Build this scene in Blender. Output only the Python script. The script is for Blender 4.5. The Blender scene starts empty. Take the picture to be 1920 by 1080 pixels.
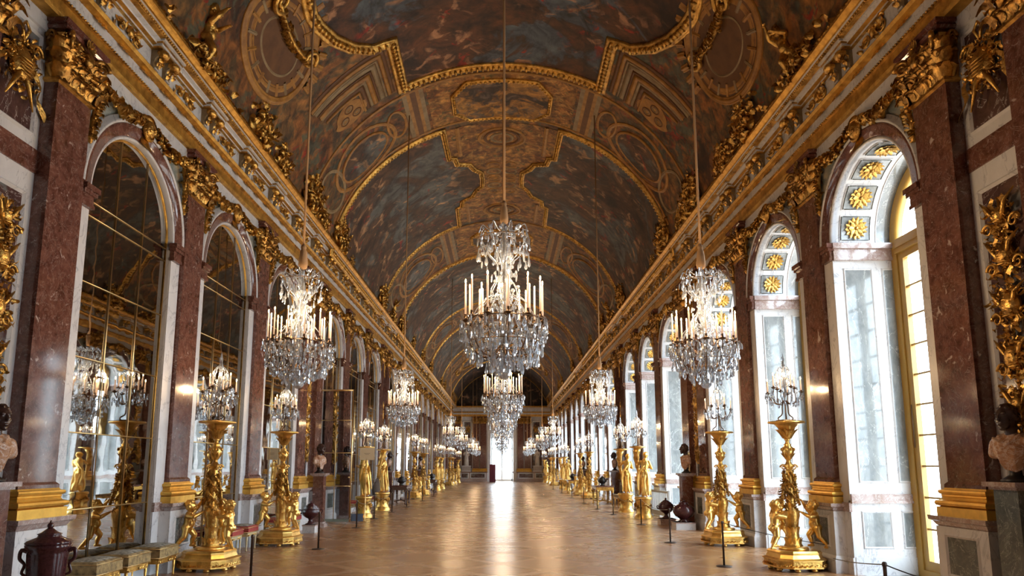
import bpy, math, random
from mathutils import Vector, Matrix, Euler
PI = math.pi
S = bpy.context.scene
COL = S.collection
# ------------------------------------------------------------------ camera, world, exposure
cam = bpy.data.cameras.new('camera'); camo = bpy.data.objects.new('camera', cam); COL.objects.link(camo)
camo.location = (0, 0, 1.62); camo.rotation_euler = (math.radians(90 + 8.51), 0, 0)
cam.sensor_width = 36; cam.lens = 36 * 1290 / 1920; cam.shift_x = 19 / 1920; cam.shift_y = 141 / 1920
cam.clip_end = 300; cam.clip_start = 0.05
S.camera = camo
W = bpy.data.worlds.new('sky'); S.world = W; W.use_nodes = True
wn = W.node_tree.nodes; wl = W.node_tree.links
bg = wn['Background']
tc = wn.new('ShaderNodeTexCoord'); sx = wn.new('ShaderNodeSeparateXYZ'); rp = wn.new('ShaderNodeValToRGB')
wl.new(tc.outputs['Generated'], sx.inputs[0])
mr = wn.new('ShaderNodeMapRange'); mr.inputs[1].default_value = -1; mr.inputs[2].default_value = 1
wl.new(sx.outputs['Z'], mr.inputs[0]); wl.new(mr.outputs[0], rp.inputs[0]); wl.new(rp.outputs[0], bg.inputs[0])
e = rp.color_ramp.elements
e[0].position = 0.46; e[0].color = (0.42, 0.42, 0.42, 1); e[1].position = 0.53; e[1].color = (0.74, 0.86, 1.0, 1)
bg.inputs[1].default_value = 10.0
W.cycles.sampling_method = 'MANUAL'; W.cycles.sample_map_resolution = 256
vs = S.view_settings
S.display_settings.display_device = 'sRGB'
vs.view_transform = 'Standard'; vs.look = 'None'; vs.gamma = 1.0; vs.use_curve_mapping = False
vs.exposure = 0.82
cy = S.cycles
cy.use_denoising = True
cy.max_bounces = 9; cy.diffuse_bounces = 4; cy.glossy_bounces = 5; cy.transmission_bounces = 4; cy.transparent_max_bounces = 16
cy.sample_clamp_indirect = 6.0; cy.sample_clamp_direct = 0.0
cy.caustics_reflective = False; cy.caustics_refractive = False; cy.blur_glossy = 0.5

# ------------------------------------------------------------------ scene constants
XW = 5.42                       # wall plane at the piers
XB = 5.33                       # face of the arch surrounds
BAYS = [4.6, 9.57, 13.03, 16.45, 21.45, 24.87, 28.3, 33.3, 36.7, 40.1, 45.1, 48.5, 51.95, 57.0, 60.4, 63.8, 68.8]
PIL = [6.31] + [c + d for g in (7.89, 19.74, 31.59, 43.4, 55.25) for c, d in ((g, 0), (g, 3.43), (g, 6.85), (g, 10.27))] + [67.1, 70.5]
PIERS = [7.1, 18.95, 30.8, 42.6, 54.4, 66.3, 72.2]
YN, YF = -1.0, 74.0
VA, VB, VZ = 5.0, 4.6, 7.2      # vault half-ellipse
ZC, RA = 5.16, 1.11
ORD = ['first', 'second', 'third', 'fourth', 'fifth', 'sixth', 'seventh', 'eighth', 'ninth', 'tenth', 'eleventh', 'twelfth', 'thirteenth',
       'fourteenth', 'fifteenth', 'sixteenth', 'seventeenth', 'eighteenth', 'nineteenth', 'twentieth', 'twenty-first', 'twenty-second', 'twenty-third', 'twenty-fourth']

# ------------------------------------------------------------------ materials
def newmat(name):
    m = bpy.data.materials.new(name); m.use_nodes = True
    nt = m.node_tree; b = nt.nodes['Principled BSDF']
    return m, nt, b
def N(nt, t, **k):
    n = nt.nodes.new(t)
    for a, v in k.items():
        if a.startswith('i_'): n.inputs[a[2:].replace('_', ' ')].default_value = v
        else: setattr(n, a, v)
    return n
def pos(nt, scale=1.0, sc3=None):
    g = N(nt, 'ShaderNodeNewGeometry'); mp = N(nt, 'ShaderNodeMapping')
    mp.inputs['Scale'].default_value = sc3 or (scale,) * 3
    nt.links.new(g.outputs['Position'], mp.inputs[0]); return mp.outputs[0]
def noise(nt, vec, scale, detail=6, rough=0.6, dist=0.0):
    n = N(nt, 'ShaderNodeTexNoise'); n.inputs['Scale'].default_value = scale; n.inputs['Detail'].default_value = detail
    n.inputs['Roughness'].default_value = rough; n.inputs['Distortion'].default_value = dist
    nt.links.new(vec, n.inputs['Vector']); return n.outputs['Fac']
def ramp(nt, fac, stops):
    r = N(nt, 'ShaderNodeValToRGB'); el = r.color_ramp.elements
    while len(el) < len(stops): el.new(0.5)
    for e_, (p, c) in zip(el, stops):
        e_.position = p; e_.color = (*c, 1) if len(c) == 3 else c
    nt.links.new(fac, r.inputs[0]); return r.outputs[0]
def mix(nt, fac, a, b, mode='MIX'):
    m = N(nt, 'ShaderNodeMix', data_type='RGBA', blend_type=mode)
    for sock, v in ((m.inputs[0], fac), (m.inputs[6], a), (m.inputs[7], b)):
        if hasattr(v, 'is_output') or isinstance(v, bpy.types.NodeSocket): nt.links.new(v, sock)
        elif isinstance(v, (int, float)): sock.default_value = v
        else: sock.default_value = (*v, 1)
    return m.outputs[2]
def math_(nt, op, a, b=None, c=None):
    m = N(nt, 'ShaderNodeMath', operation=op)
    for i, v in enumerate((a, b, c)):
        if v is None: continue
        if isinstance(v, bpy.types.NodeSocket): nt.links.new(v, m.inputs[i])
        else: m.inputs[i].default_value = v
    return m.outputs[0]
def bump(nt, b, h, strength=0.3, dist=0.02):
    n = N(nt, 'ShaderNodeBump'); n.inputs['Strength'].default_value = strength; n.inputs['Distance'].default_value = dist
    nt.links.new(h, n.inputs['Height']); nt.links.new(n.outputs[0], b.inputs['Normal'])
def plain(name, col, rough=0.5, metal=0.0, bscale=None, bstr=0.3, var=None):
    m, nt, b = newmat(name)
    b.inputs['Base Color'].default_value = (*col, 1); b.inputs['Roughness'].default_value = rough; b.inputs['Metallic'].default_value = metal
    if var:
        f = noise(nt, pos(nt), var[0], 5)
        nt.links.new(ramp(nt, f, [(0.3, col), (0.7, var[1])]), b.inputs['Base Color'])
    if bscale: bump(nt, b, noise(nt, pos(nt), bscale, 3), bstr, 0.01)
    return m
def marble(name, c1, c2, vein, scale=1.0, vw=0.03, vs_=2.2, blot=None, rough=0.085, sc3=None):
    m, nt, b = newmat(name)
    p = pos(nt, scale, sc3)
    base = ramp(nt, noise(nt, p, 3.2, 9, 0.74, 0.4), [(0.32, c1), (0.68, c2)])
    n1 = noise(nt, p, vs_, 7, 0.62, 1.5)
    v = math_(nt, 'ABSOLUTE', math_(nt, 'SUBTRACT', n1, 0.5))
    vm = ramp(nt, v, [(0.0, (1, 1, 1)), (vw, (0, 0, 0))])
    col = mix(nt, vm, base, vein)
    if blot:
        bm_ = ramp(nt, noise(nt, p, blot[1], 5, 0.6, 0.8), [(blot[2], (0, 0, 0)), (blot[2] + 0.05, (1, 1, 1))])
        col = mix(nt, bm_, col, blot[0])
    nt.links.new(col, b.inputs['Base Color']); b.inputs['Roughness'].default_value = rough
    return m
CHW = 68.0     # candle light of one middle chandelier, watts
M = {}
M['red_marble'] = marble('red_marble', (0.055, 0.018, 0.012), (0.225, 0.10, 0.075), (0.36, 0.26, 0.23), 2.4, 0.008, 2.2, ((0.46, 0.37, 0.34), 2.6, 0.64))
M['red_marble_dark'] = marble('red_marble_dark', (0.09, 0.025, 0.018), (0.2, 0.075, 0.055), (0.35, 0.26, 0.23), 1.6, 0.01, 2.6, ((0.42, 0.28, 0.22), 3.0, 0.72))
M['pink_marble'] = marble('pink_marble', (0.30, 0.19, 0.165), (0.46, 0.37, 0.35), (0.6, 0.55, 0.53), 3.0, 0.03, 2.5)
M['white_marble'] = marble('white_marble', (0.60, 0.61, 0.635), (0.72, 0.725, 0.74), (0.42, 0.43, 0.47), 1.0, 0.014, 1.9, sc3=(1, 1, 0.6), rough=0.25)
M['grey_marble'] = marble('grey_marble', (0.17, 0.19, 0.20), (0.36, 0.39, 0.40), (0.60, 0.62, 0.63), 1.5, 0.006, 1.4, sc3=(1.2, 1.2, 0.6))
M['green_marble'] = marble('green_marble', (0.07, 0.085, 0.08), (0.17, 0.19, 0.18), (0.4, 0.42, 0.41), 1.6, 0.01, 2.6)
M['panel_marble'] = marble('panel_marble', (0.035, 0.018, 0.018), (0.13, 0.07, 0.065), (0.5, 0.46, 0.45), 1.2, 0.008, 1.3, ((0.16, 0.17, 0.18), 1.2, 0.55))
M['spandrel_marble'] = marble('spandrel_marble', (0.22, 0.26, 0.25), (0.33, 0.37, 0.35), (0.5, 0.5, 0.5), 1.6, 0.01, 2.0)
def goldm(name, col, rough, bs=None, bstr=0.5, dark=None):
    m, nt, b = newmat(name)
    b.inputs['Metallic'].default_value = 0.86; b.inputs['Roughness'].default_value = rough
    p = pos(nt)
    f = noise(nt, p, 7, 5, 0.6)
    nt.links.new(ramp(nt, f, [(0.3, dark or tuple(c * 0.62 for c in col)), (0.62, col)]), b.inputs['Base Color'])
    if bs: bump(nt, b, noise(nt, p, bs, 3, 0.5), bstr, 0.012)
    return m
M['gold'] = goldm('gold', (0.66, 0.37, 0.075), 0.44, 38, 0.45, (0.34, 0.17, 0.03))
M['gold_carved'] = goldm('gold_carved', (0.80, 0.48, 0.12), 0.32, 34, 0.75, (0.26, 0.13, 0.03))
M['gold_bright'] = goldm('gold_bright', (0.95, 0.62, 0.19), 0.28, 26, 0.10, (0.70, 0.40, 0.09))
M['gold_old'] = goldm('gold_old', (0.66, 0.37, 0.09), 0.34, 30, 0.75, (0.16, 0.075, 0.02))
M['gold_painted'] = plain('gold_painted', (0.44, 0.27, 0.06), 0.42, 0.0, 20, 0.1, (3, (0.56, 0.36, 0.09)))
M['ochre'] = plain('ochre', (0.36, 0.20, 0.03), 0.4, 0.0, 9, 0.05, (2, (0.42, 0.25, 0.045)))
M['brass'] = plain('brass', (0.75, 0.55, 0.26), 0.3, 1.0)
M['bronze'] = plain('bronze', (0.16, 0.10, 0.06), 0.35, 1.0, 30, 0.2)
M['dark_metal'] = plain('dark_metal', (0.10, 0.075, 0.065), 0.4, 0.8)
M['porphyry'] = plain('porphyry', (0.035, 0.010, 0.012), 0.12, 0.0, None, 0, (40, (0.085, 0.025, 0.028)))
M['bronze_head'] = plain('bronze_head', (0.030, 0.014, 0.012), 0.24, 0.0, None, 0, (20, (0.06, 0.03, 0.025)))
M['alabaster'] = marble('alabaster', (0.26, 0.10, 0.04), (0.55, 0.33, 0.2), (0.62, 0.5, 0.42), 3.0, 0.05, 3.0)
M['statue'] = plain('statue', (0.62, 0.58, 0.54), 0.4, 0.0, 12, 0.1)
M['wax'] = plain('wax', (0.86, 0.74, 0.62), 0.45)
M['wax'].node_tree.nodes['Principled BSDF'].inputs['Emission Color'].default_value = (1.0, 0.52, 0.26, 1)
M['wax'].node_tree.nodes['Principled BSDF'].inputs['Emission Strength'].default_value = 0.30  # flame light on the wax put into the material as a faint glow
M['velvet_red'] = plain('velvet_red', (0.30, 0.03, 0.03), 0.8, 0.0, 25, 0.3, (9, (0.4, 0.07, 0.05)))
M['velvet_wine'] = plain('velvet_wine', (0.10, 0.008, 0.02), 0.8, 0.0, 6, 0.5)
M['tapestry'] = plain('tapestry', (0.50, 0.35, 0.15), 0.85, 0.0, 40, 0.3, (14, (0.12, 0.085, 0.045)))
M['tapestry_top'] = plain('tapestry_top', (0.55, 0.52, 0.45), 0.85, 0.0, 40, 0.3, (17, (0.06, 0.065, 0.05)))
M['cream_wood'] = plain('cream_wood', (0.52, 0.48, 0.38), 0.4, 0.0, None, 0, (25, (0.6, 0.42, 0.14)))
M['dark_wood'] = plain('dark_wood', (0.10, 0.05, 0.03), 0.35, 0.0, 15, 0.1)
M['white_paint'] = plain('white_paint', (0.62, 0.63, 0.6), 0.45)
M['green_paint'] = plain('green_paint', (0.20, 0.25, 0.22), 0.5)
M['card'] = plain('card', (0.66, 0.58, 0.42), 0.7)
M['blue_box'] = plain('blue_box', (0.07, 0.10, 0.16), 0.6)
M['rope'] = plain('rope', (0.36, 0.22, 0.11), 0.75, 0.0, 90, 0.4)
M['rope_white'] = plain('rope_white', (0.5, 0.45, 0.4), 0.7)
M['black'] = plain('black', (0.012, 0.010, 0.010), 0.4)
M['stone_grey'] = plain('stone_grey', (0.30, 0.27, 0.25), 0.5, 0.0, 15, 0.2, (6, (0.42, 0.36, 0.32)))
M['garden'] = plain('garden', (0.5, 0.5, 0.46), 0.9)
def mk_flame():
    m, nt, b = newmat('flame')
    nt.nodes.remove(b); em = N(nt, 'ShaderNodeEmission'); em.inputs[0].default_value = (1.0, 0.62, 0.24, 1); em.inputs[1].default_value = 26
    nt.links.new(em.outputs[0], nt.nodes['Material Output'].inputs[0]); m.cycles.emission_sampling = 'NONE'; return m
M['flame'] = mk_flame()
def mk_crystal():
    m, nt, b = newmat('crystal'); nt.nodes.remove(b)
    gl = N(nt, 'ShaderNodeBsdfGlass'); gl.inputs['IOR'].default_value = 1.5; gl.inputs['Roughness'].default_value = 0.0; gl.inputs[0].default_value = (0.90, 0.95, 1, 1)
    gs = N(nt, 'ShaderNodeBsdfGlossy'); gs.inputs['Roughness'].default_value = 0.06; gs.inputs[0].default_value = (0.88, 0.94, 1, 1)
    tr = N(nt, 'ShaderNodeBsdfTransparent')
    tl0 = N(nt, 'ShaderNodeBsdfTranslucent'); tl0.inputs[0].default_value = (0.80, 0.88, 1.0, 1)
    df = N(nt, 'ShaderNodeBsdfDiffuse'); df.inputs[0].default_value = (0.78, 0.87, 1.0, 1); tl = N(nt, 'ShaderNodeMixShader'); tl.inputs[0].default_value = 0.5
    nt.links.new(tl0.outputs[0], tl.inputs[1]); nt.links.new(df.outputs[0], tl.inputs[2])
    m1 = N(nt, 'ShaderNodeMixShader'); m1.inputs[0].default_value = 0.36
    m2 = N(nt, 'ShaderNodeMixShader'); m2.inputs[0].default_value = 0.15
    m3 = N(nt, 'ShaderNodeMixShader'); m3.inputs[0].default_value = 0.20
    L = nt.links.new
    L(gl.outputs[0], m1.inputs[1]); L(gs.outputs[0], m1.inputs[2]); L(m1.outputs[0], m2.inputs[1]); L(tr.outputs[0], m2.inputs[2])
    L(m2.outputs[0], m3.inputs[1]); L(tl.outputs[0], m3.inputs[2]); L(m3.outputs[0], nt.nodes['Material Output'].inputs[0]); return m
M['crystal'] = mk_crystal()
def mk_window_glass():
    m, nt, b = newmat('window_glass'); nt.nodes.remove(b)
    gs = N(nt, 'ShaderNodeBsdfGlossy'); gs.inputs['Roughness'].default_value = 0.02
    tr = N(nt, 'ShaderNodeBsdfTransparent'); tr.inputs[0].default_value = (0.94, 0.96, 0.95, 1)
    m1 = N(nt, 'ShaderNodeMixShader'); m1.inputs[0].default_value = 0.05
    nt.links.new(tr.outputs[0], m1.inputs[1]); nt.links.new(gs.outputs[0], m1.inputs[2]); nt.links.new(m1.outputs[0], nt.nodes['Material Output'].inputs[0]); return m
M['window_glass'] = mk_window_glass()
def mk_mirror():
    m, nt, b = newmat('mirror_glass')
    b.inputs['Metallic'].default_value = 1; b.inputs['Roughness'].default_value = 0.015
    f = noise(nt, pos(nt), 1.3, 5)
    nt.links.new(ramp(nt, f, [(0.3, (0.42, 0.43, 0.43)), (0.7, (0.60, 0.60, 0.59))]), b.inputs['Base Color'])
    bump(nt, b, noise(nt, pos(nt), 1.8, 2), 0.05, 0.02); return m
M['mirror_glass'] = mk_mirror()
def mk_parquet():
    m, nt, b = newmat('parquet')
    g = N(nt, 'ShaderNodeNewGeometry'); mp = N(nt, 'ShaderNodeMapping'); mp.inputs['Rotation'].default_value = (0, 0, PI / 4)
    mp.inputs['Scale'].default_value = (0.95, 0.95, 1)
    nt.links.new(g.outputs['Position'], mp.inputs[0])
    s = N(nt, 'ShaderNodeSeparateXYZ'); nt.links.new(mp.outputs[0], s.inputs[0])
    X, Y = s.outputs[0], s.outputs[1]
    fx = math_(nt, 'SUBTRACT', math_(nt, 'FRACT', X), 0.5); fy = math_(nt, 'SUBTRACT', math_(nt, 'FRACT', Y), 0.5)
    ax = math_(nt, 'ABSOLUTE', fx); ay = math_(nt, 'ABSOLUTE', fy)
    mx = math_(nt, 'MAXIMUM', ax, ay)
    border = math_(nt, 'GREATER_THAN', mx, 0.41)
    # diagonal lattice inside the square
    u = math_(nt, 'ADD', fx, fy); v = math_(nt, 'SUBTRACT', fx, fy)
    lu = math_(nt, 'ABSOLUTE', math_(nt, 'SUBTRACT', math_(nt, 'FRACT', math_(nt, 'MULTIPLY', u, 3.2)), 0.5))
    lv = math_(nt, 'ABSOLUTE', math_(nt, 'SUBTRACT', math_(nt, 'FRACT', math_(nt, 'MULTIPLY', v, 3.2)), 0.5))
    latu = math_(nt, 'GREATER_THAN', lu, 0.33); latv = math_(nt, 'GREATER_THAN', lv, 0.33)
    cm = N(nt, 'ShaderNodeCombineXYZ'); nt.links.new(math_(nt, 'FLOOR', math_(nt, 'MULTIPLY', X, 1.0)), cm.inputs[0]); nt.links.new(math_(nt, 'FLOOR', Y), cm.inputs[1])
    wn_ = N(nt, 'ShaderNodeTexWhiteNoise'); nt.links.new(cm.outputs[0], wn_.inputs[0])
    base = ramp(nt, noise(nt, pos(nt, sc3=(6, 6, 6)), 2.5, 6), [(0.25, (0.36, 0.175, 0.078)), (0.75, (0.50, 0.27, 0.13))])
    c = mix(nt, math_(nt, 'MULTIPLY', latu, 0.35), base, (0.40, 0.22, 0.105))
    c = mix(nt, math_(nt, 'MULTIPLY', latv, 0.35), c, (0.20, 0.095, 0.04))
    c = mix(nt, math_(nt, 'MULTIPLY', border, 0.45), c, (0.58, 0.36, 0.20))
    c = mix(nt, math_(nt, 'MULTIPLY', wn_.outputs['Value'], 0.28), c, (0.24, 0.10, 0.04))
    gap = math_(nt, 'LESS_THAN', math_(nt, 'ABSOLUTE', math_(nt, 'SUBTRACT', mx, 0.41)), 0.006)
    c = mix(nt, math_(nt, 'MULTIPLY', gap, 0.3), c, (0.05, 0.02, 0.01))
    nt.links.new(c, b.inputs['Base Color'])
    r = math_(nt, 'ADD', math_(nt, 'MULTIPLY', border, 0.03), math_(nt, 'ADD', math_(nt, 'MULTIPLY', wn_.outputs['Value'], 0.012), 0.265))
    nt.links.new(r, b.inputs['Roughness'])
    b.inputs['Specular IOR Level'].default_value = 0.6
    h = noise(nt, pos(nt, sc3=(1.2, 6.5, 1)), 1.6, 2)
    bump(nt, b, h, 0.04, 0.02)
    return m
M['parquet'] = mk_parquet()
def mk_paint(name, seed, stops, spot=((0.30, 0.05, 0.03), 0.66), flesh=((0.42, 0.24, 0.15), 0.66), sc=1.0):
    m, nt, b = newmat(name); b.inputs['Roughness'].default_value = 0.6
    g = N(nt, 'ShaderNodeNewGeometry'); mp = N(nt, 'ShaderNodeMapping'); mp.inputs['Location'].default_value = (seed * 3.7, seed * 1.9, seed * 5.3); mp.inputs['Scale'].default_value = (sc,) * 3
    nt.links.new(g.outputs['Position'], mp.inputs[0]); p = mp.outputs[0]
    c = ramp(nt, noise(nt, p, 0.5, 8, 0.6, 0.6), stops)
    mp2 = N(nt, 'ShaderNodeMapping'); mp2.inputs['Location'].default_value = (9.1 + seed, 2, 7); nt.links.new(p, mp2.inputs[0]); q = mp2.outputs[0]
    # clustered figures: warm flesh and drapery only inside large clumps
    clump = ramp(nt, noise(nt, q, 0.55, 3, 0.5, 0.8), [(0.44, (0, 0, 0)), (0.52, (1, 1, 1))])
    fl = ramp(nt, noise(nt, p, 2.0, 4, 0.55, 0.9), [(flesh[1] - 0.12, (0, 0, 0)), (flesh[1] - 0.03, (1, 1, 1))])
    c = mix(nt, math_(nt, 'MULTIPLY', fl, clump), c, flesh[0])
    rd = ramp(nt, noise(nt, q, 1.5, 5, 0.6, 1.4), [(spot[1] - 0.015, (0, 0, 0)), (spot[1] + 0.03, (1, 1, 1))])
    c = mix(nt, math_(nt, 'MULTIPLY', rd, clump), c, spot[0])
    dk = ramp(nt, noise(nt, q, 1.7, 8, 0.68, 0.7), [(0.34, (0.16, 0.13, 0.11)), (0.48, (0.62, 0.58, 0.54)), (0.68, (1.45, 1.32, 1.15))])
    c = mix(nt, 1.0, c, dk, 'MULTIPLY')
    nt.links.new(c, b.inputs['Base Color']); return m
M['paint_sky'] = mk_paint('paint_sky', 1, [(0.36, (0.022, 0.009, 0.005)), (0.47, (0.13, 0.05, 0.018)), (0.53, (0.07, 0.035, 0.02)), (0.56, (0.085, 0.115, 0.15))], spot=((0.34, 0.03, 0.012), 0.62), flesh=((0.45, 0.24, 0.13), 0.66))
M['paint_smoke'] = mk_paint('paint_smoke', 2, [(0.34, (0.03, 0.013, 0.007)), (0.46, (0.12, 0.06, 0.028)), (0.52, (0.07, 0.05, 0.035)), (0.57, (0.13, 0.145, 0.15))], spot=((0.38, 0.04, 0.018), 0.63), flesh=((0.50, 0.30, 0.16), 0.67))
M['paint_warm'] = mk_paint('paint_warm', 3, [(0.40, (0.035, 0.02, 0.012)), (0.48, (0.06, 0.035, 0.02)), (0.52, (0.42, 0.20, 0.04)), (0.66, (0.6, 0.32, 0.07))], flesh=((0.16, 0.12, 0.09), 0.62), sc=1.7)
M['paint_dark'] = mk_paint('paint_dark', 4, [(0.36, (0.018, 0.012, 0.012)), (0.5, (0.035, 0.03, 0.032)), (0.72, (0.09, 0.06, 0.045))])
M['vault_ground'] = mk_paint('vault_ground', 5, [(0.36, (0.05, 0.02, 0.007)), (0.47, (0.32, 0.13, 0.03)), (0.53, (0.10, 0.075, 0.035)), (0.66, (0.44, 0.20, 0.05))], spot=((0.30, 0.03, 0.012), 0.60), flesh=((0.10, 0.11, 0.075), 0.60), sc=1.7)
M['trompe_gold'] = plain('trompe_gold', (0.24, 0.10, 0.02), 0.5, 0.0, None, 0, (5, (0.48, 0.24, 0.05)))
M['ochre_paint'] = mk_paint('ochre_paint', 7, [(0.38, (0.16, 0.055, 0.012)), (0.47, (0.42, 0.18, 0.035)), (0.53, (0.24, 0.10, 0.022)), (0.66, (0.60, 0.30, 0.065))], spot=((0.14, 0.13, 0.04), 0.6), flesh=((0.55, 0.3, 0.08), 0.62), sc=2.2)
M['trompe_cream'] = plain('trompe_cream', (0.36, 0.27, 0.15), 0.6, 0.0, None, 0, (4, (0.20, 0.13, 0.06)))
M['trompe_brown'] = plain('trompe_brown', (0.10, 0.042, 0.015), 0.6, 0.0, None, 0, (4, (0.17, 0.075, 0.025)))

# ------------------------------------------------------------------ mesh builder
class MB:
    def __init__(s): s.v = []; s.f = []; s.m = []; s.s = []
    def add(s, vs, fs, m=0, sm=False, T=None):
        o = len(s.v)
        s.v += [tuple(T @ Vector(p)) for p in vs] if T is not None else [tuple(p) for p in vs]
        s.f += [tuple(i + o for i in f) for f in fs]
        if isinstance(m, (list, tuple)): s.m += list(m)
        else: s.m += [m] * len(fs)
        s.s += [sm] * len(fs); return s
    def merge(s, o, T=None):
        k = len(s.v)
        s.v += [tuple(T @ Vector(p)) for p in o.v] if T is not None else o.v
        s.f += [tuple(i + k for i in f) for f in o.f]; s.m += o.m; s.s += o.s; return s
    def box(s, x0, x1, y0, y1, z0, z1, m=0, T=None):
        v = [(x, y, z) for z in (z0, z1) for y in (y0, y1) for x in (x0, x1)]
        return s.add(v, [(0, 2, 3, 1), (4, 5, 7, 6), (0, 1, 5, 4), (2, 6, 7, 3), (0, 4, 6, 2), (1, 3, 7, 5)], m, False, T)
    def lathe(s, prof, seg=16, c=(0, 0, 0), m=0, sm=True, flute=None, T=None, caps=True):
        v = []; f = []
        for r, z in prof:
            for k in range(seg):
                a = 2 * PI * k / seg; rr = r
                if flute and flute[0] <= z <= flute[1]: rr = r * (1 + flute[3] * (1 if (k % 2) else -1)) if flute[2] == 0 else r * (1 - flute[3] * abs(math.sin(a * flute[2] / 2)))
                v.append((c[0] + rr * math.cos(a), c[1] + rr * math.sin(a), c[2] + z))
        n = len(prof)
        for i in range(n - 1):
            for k in range(seg):
                k2 = (k + 1) % seg
                f.append((i * seg + k, i * seg + k2, (i + 1) * seg + k2, (i + 1) * seg + k))
        if caps:
            f.append(tuple(range(seg - 1, -1, -1))); f.append(tuple((n - 1) * seg + k for k in range(seg)))
        return s.add(v, f, m, sm, T)
    def tube(s, pts, rad, seg=6, m=0, sm=True, caps=True, T=None):
        pts = [Vector(p) for p in pts]; n = len(pts)
        if not isinstance(rad, (list, tuple)): rad = [rad] * n
        v = []; f = []; t0 = (pts[1] - pts[0]).normalized()
        a = t0.orthogonal().normalized()
        for i, p in enumerate(pts):
            t = (pts[min(i + 1, n - 1)] - pts[max(i - 1, 0)]).normalized()
            a = (a - t * a.dot(t))
            a = a.normalized() if a.length > 1e-6 else t.orthogonal().normalized()
            b = t.cross(a)
            for k in range(seg):
                w = 2 * PI * k / seg
                v.append(p + (a * math.cos(w) + b * math.sin(w)) * rad[i])
        for i in range(n - 1):
            for k in range(seg):
                k2 = (k + 1) % seg; f.append((i * seg + k, i * seg + k2, (i + 1) * seg + k2, (i + 1) * seg + k))
        if caps: f.append(tuple(range(seg - 1, -1, -1))); f.append(tuple((n - 1) * seg + k for k in range(seg)))
        return s.add(v, f, m, sm, T)
    def stube(s, pts, rad, seg=6, m=0, k=4, T=None):      # tube along a smooth curve through the points
        P = [Vector(p) for p in pts]; n = len(P); R_ = rad if isinstance(rad, (list, tuple)) else [rad] * n; o = []; rr = []
        for i in range(n - 1):
            a, b, c, d = P[max(0, i - 1)], P[i], P[i + 1], P[min(n - 1, i + 2)]
            for j in range(k):
                t = j / k; o.append(0.5 * ((2 * b) + (c - a) * t + (2 * a - 5 * b + 4 * c - d) * t * t + (3 * b - a - 3 * c + d) * t ** 3)); rr.append(R_[i] + (R_[i + 1] - R_[i]) * t)
        o.append(P[-1]); rr.append(R_[-1]); return s.tube(o, rr, seg, m, T=T)
    def ell(s, c, r, seg=8, rings=5, m=0, sm=True, R=None, T=None):
        v = []; f = []
        r = (r, r, r) if isinstance(r, (int, float)) else r
        for i in range(rings + 1):
            ph = PI * i / rings
            if i in (0, rings): v.append(Vector((0, 0, r[2] * math.cos(ph)))); continue
            for k in range(seg):
                a = 2 * PI * k / seg
                v.append(Vector((r[0] * math.sin(ph) * math.cos(a), r[1] * math.sin(ph) * math.sin(a), r[2] * math.cos(ph))))
        ix = lambda i, k: 0 if i == 0 else (len(v) - 1 if i == rings else 1 + (i - 1) * seg + k % seg)
        for i in range(rings):
            for k in range(seg):
                q = [ix(i, k), ix(i + 1, k), ix(i + 1, k + 1), ix(i, k + 1)]
                q2 = []
                for t in q:
                    if t not in q2: q2.append(t)
                f.append(tuple(q2))
        if R is not None: v = [R @ p for p in v]
        return s.add([p + Vector(c) for p in v], f, m, sm, T)
    def leaf(s, base, up, out, L, Wd, curl=0.5, m=0, nt=4, lobes=True):
        base = Vector(base); up = Vector(up).normalized(); out = Vector(out)
        out = (out - up * out.dot(up)); out = out.normalized() if out.length > 1e-5 else up.orthogonal().normalized()
        side = up.cross(out); v = []; f = []
        for i in range(nt + 1):
            t = i / nt; an = curl * 2.4 * t * t
            c = base + up * (L * t * math.cos(an * 0.55)) + out * (L * 0.55 * curl * t * t + 0.02 * L)
            w = Wd * (math.sin(PI * min(1, t * 0.85 + 0.18)) + (0.14 if (lobes and i % 2 and nt > 4) else 0))
            v += [c - side * w * 0.5 - out * w * 0.18, c + out * w * 0.12, c + side * w * 0.5 - out * w * 0.18]
        for i in range(nt):
            for k in (0, 1):
                a = i * 3 + k; f.append((a, a + 1, a + 4, a + 3))
        return s.add(v, f, m, True)
    def extY(s, prof, y0, y1, mats, sm=False):   # open profile [(x,z)...] extruded along Y
        v = [(x, y0, z) for x, z in prof] + [(x, y1, z) for x, z in prof]; n = len(prof)
        return s.add(v, [(i, i + 1, n + i + 1, n + i) for i in range(n - 1)], mats, sm)
    def ring(s, prof, cy_, cz_, a0, a1, n, m=0, sm=True):    # profile [(r,x)] revolved about an axis parallel to X
        v = []; f = []; k = len(prof)
        for i in range(n + 1):
            a = a0 + (a1 - a0) * i / n
            v += [(x, cy_ + r * math.cos(a), cz_ + r * math.sin(a)) for r, x in prof]
        for i in range(n):
            for j in range(k - 1): f.append((i * k + j, i * k + j + 1, (i + 1) * k + j + 1, (i + 1) * k + j))
        return s.add(v, f, [m[j] for i in range(n) for j in range(k - 1)] if isinstance(m, (list, tuple)) else m, sm)
    def wrap(s, prof, hw, x0, xb, m=0, sm=False):   # moulding on front and two sides of a pilaster: prof [(out,z)]
        v = []; f = []
        for o, z in prof: v += [(xb, -hw - o, z), (x0 - o, -hw - o, z), (x0 - o, hw + o, z), (xb, hw + o, z)]
        for i in range(len(prof) - 1):
            for j in range(3): f.append((i * 4 + j, i * 4 + j + 1, i * 4 + j + 5, i * 4 + j + 4))
        n = len(prof); f.append((0, 3, 2, 1)); f.append(((n - 1) * 4, (n - 1) * 4 + 1, (n - 1) * 4 + 2, (n - 1) * 4 + 3))
        return s.add(v, f, m, sm)
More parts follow.
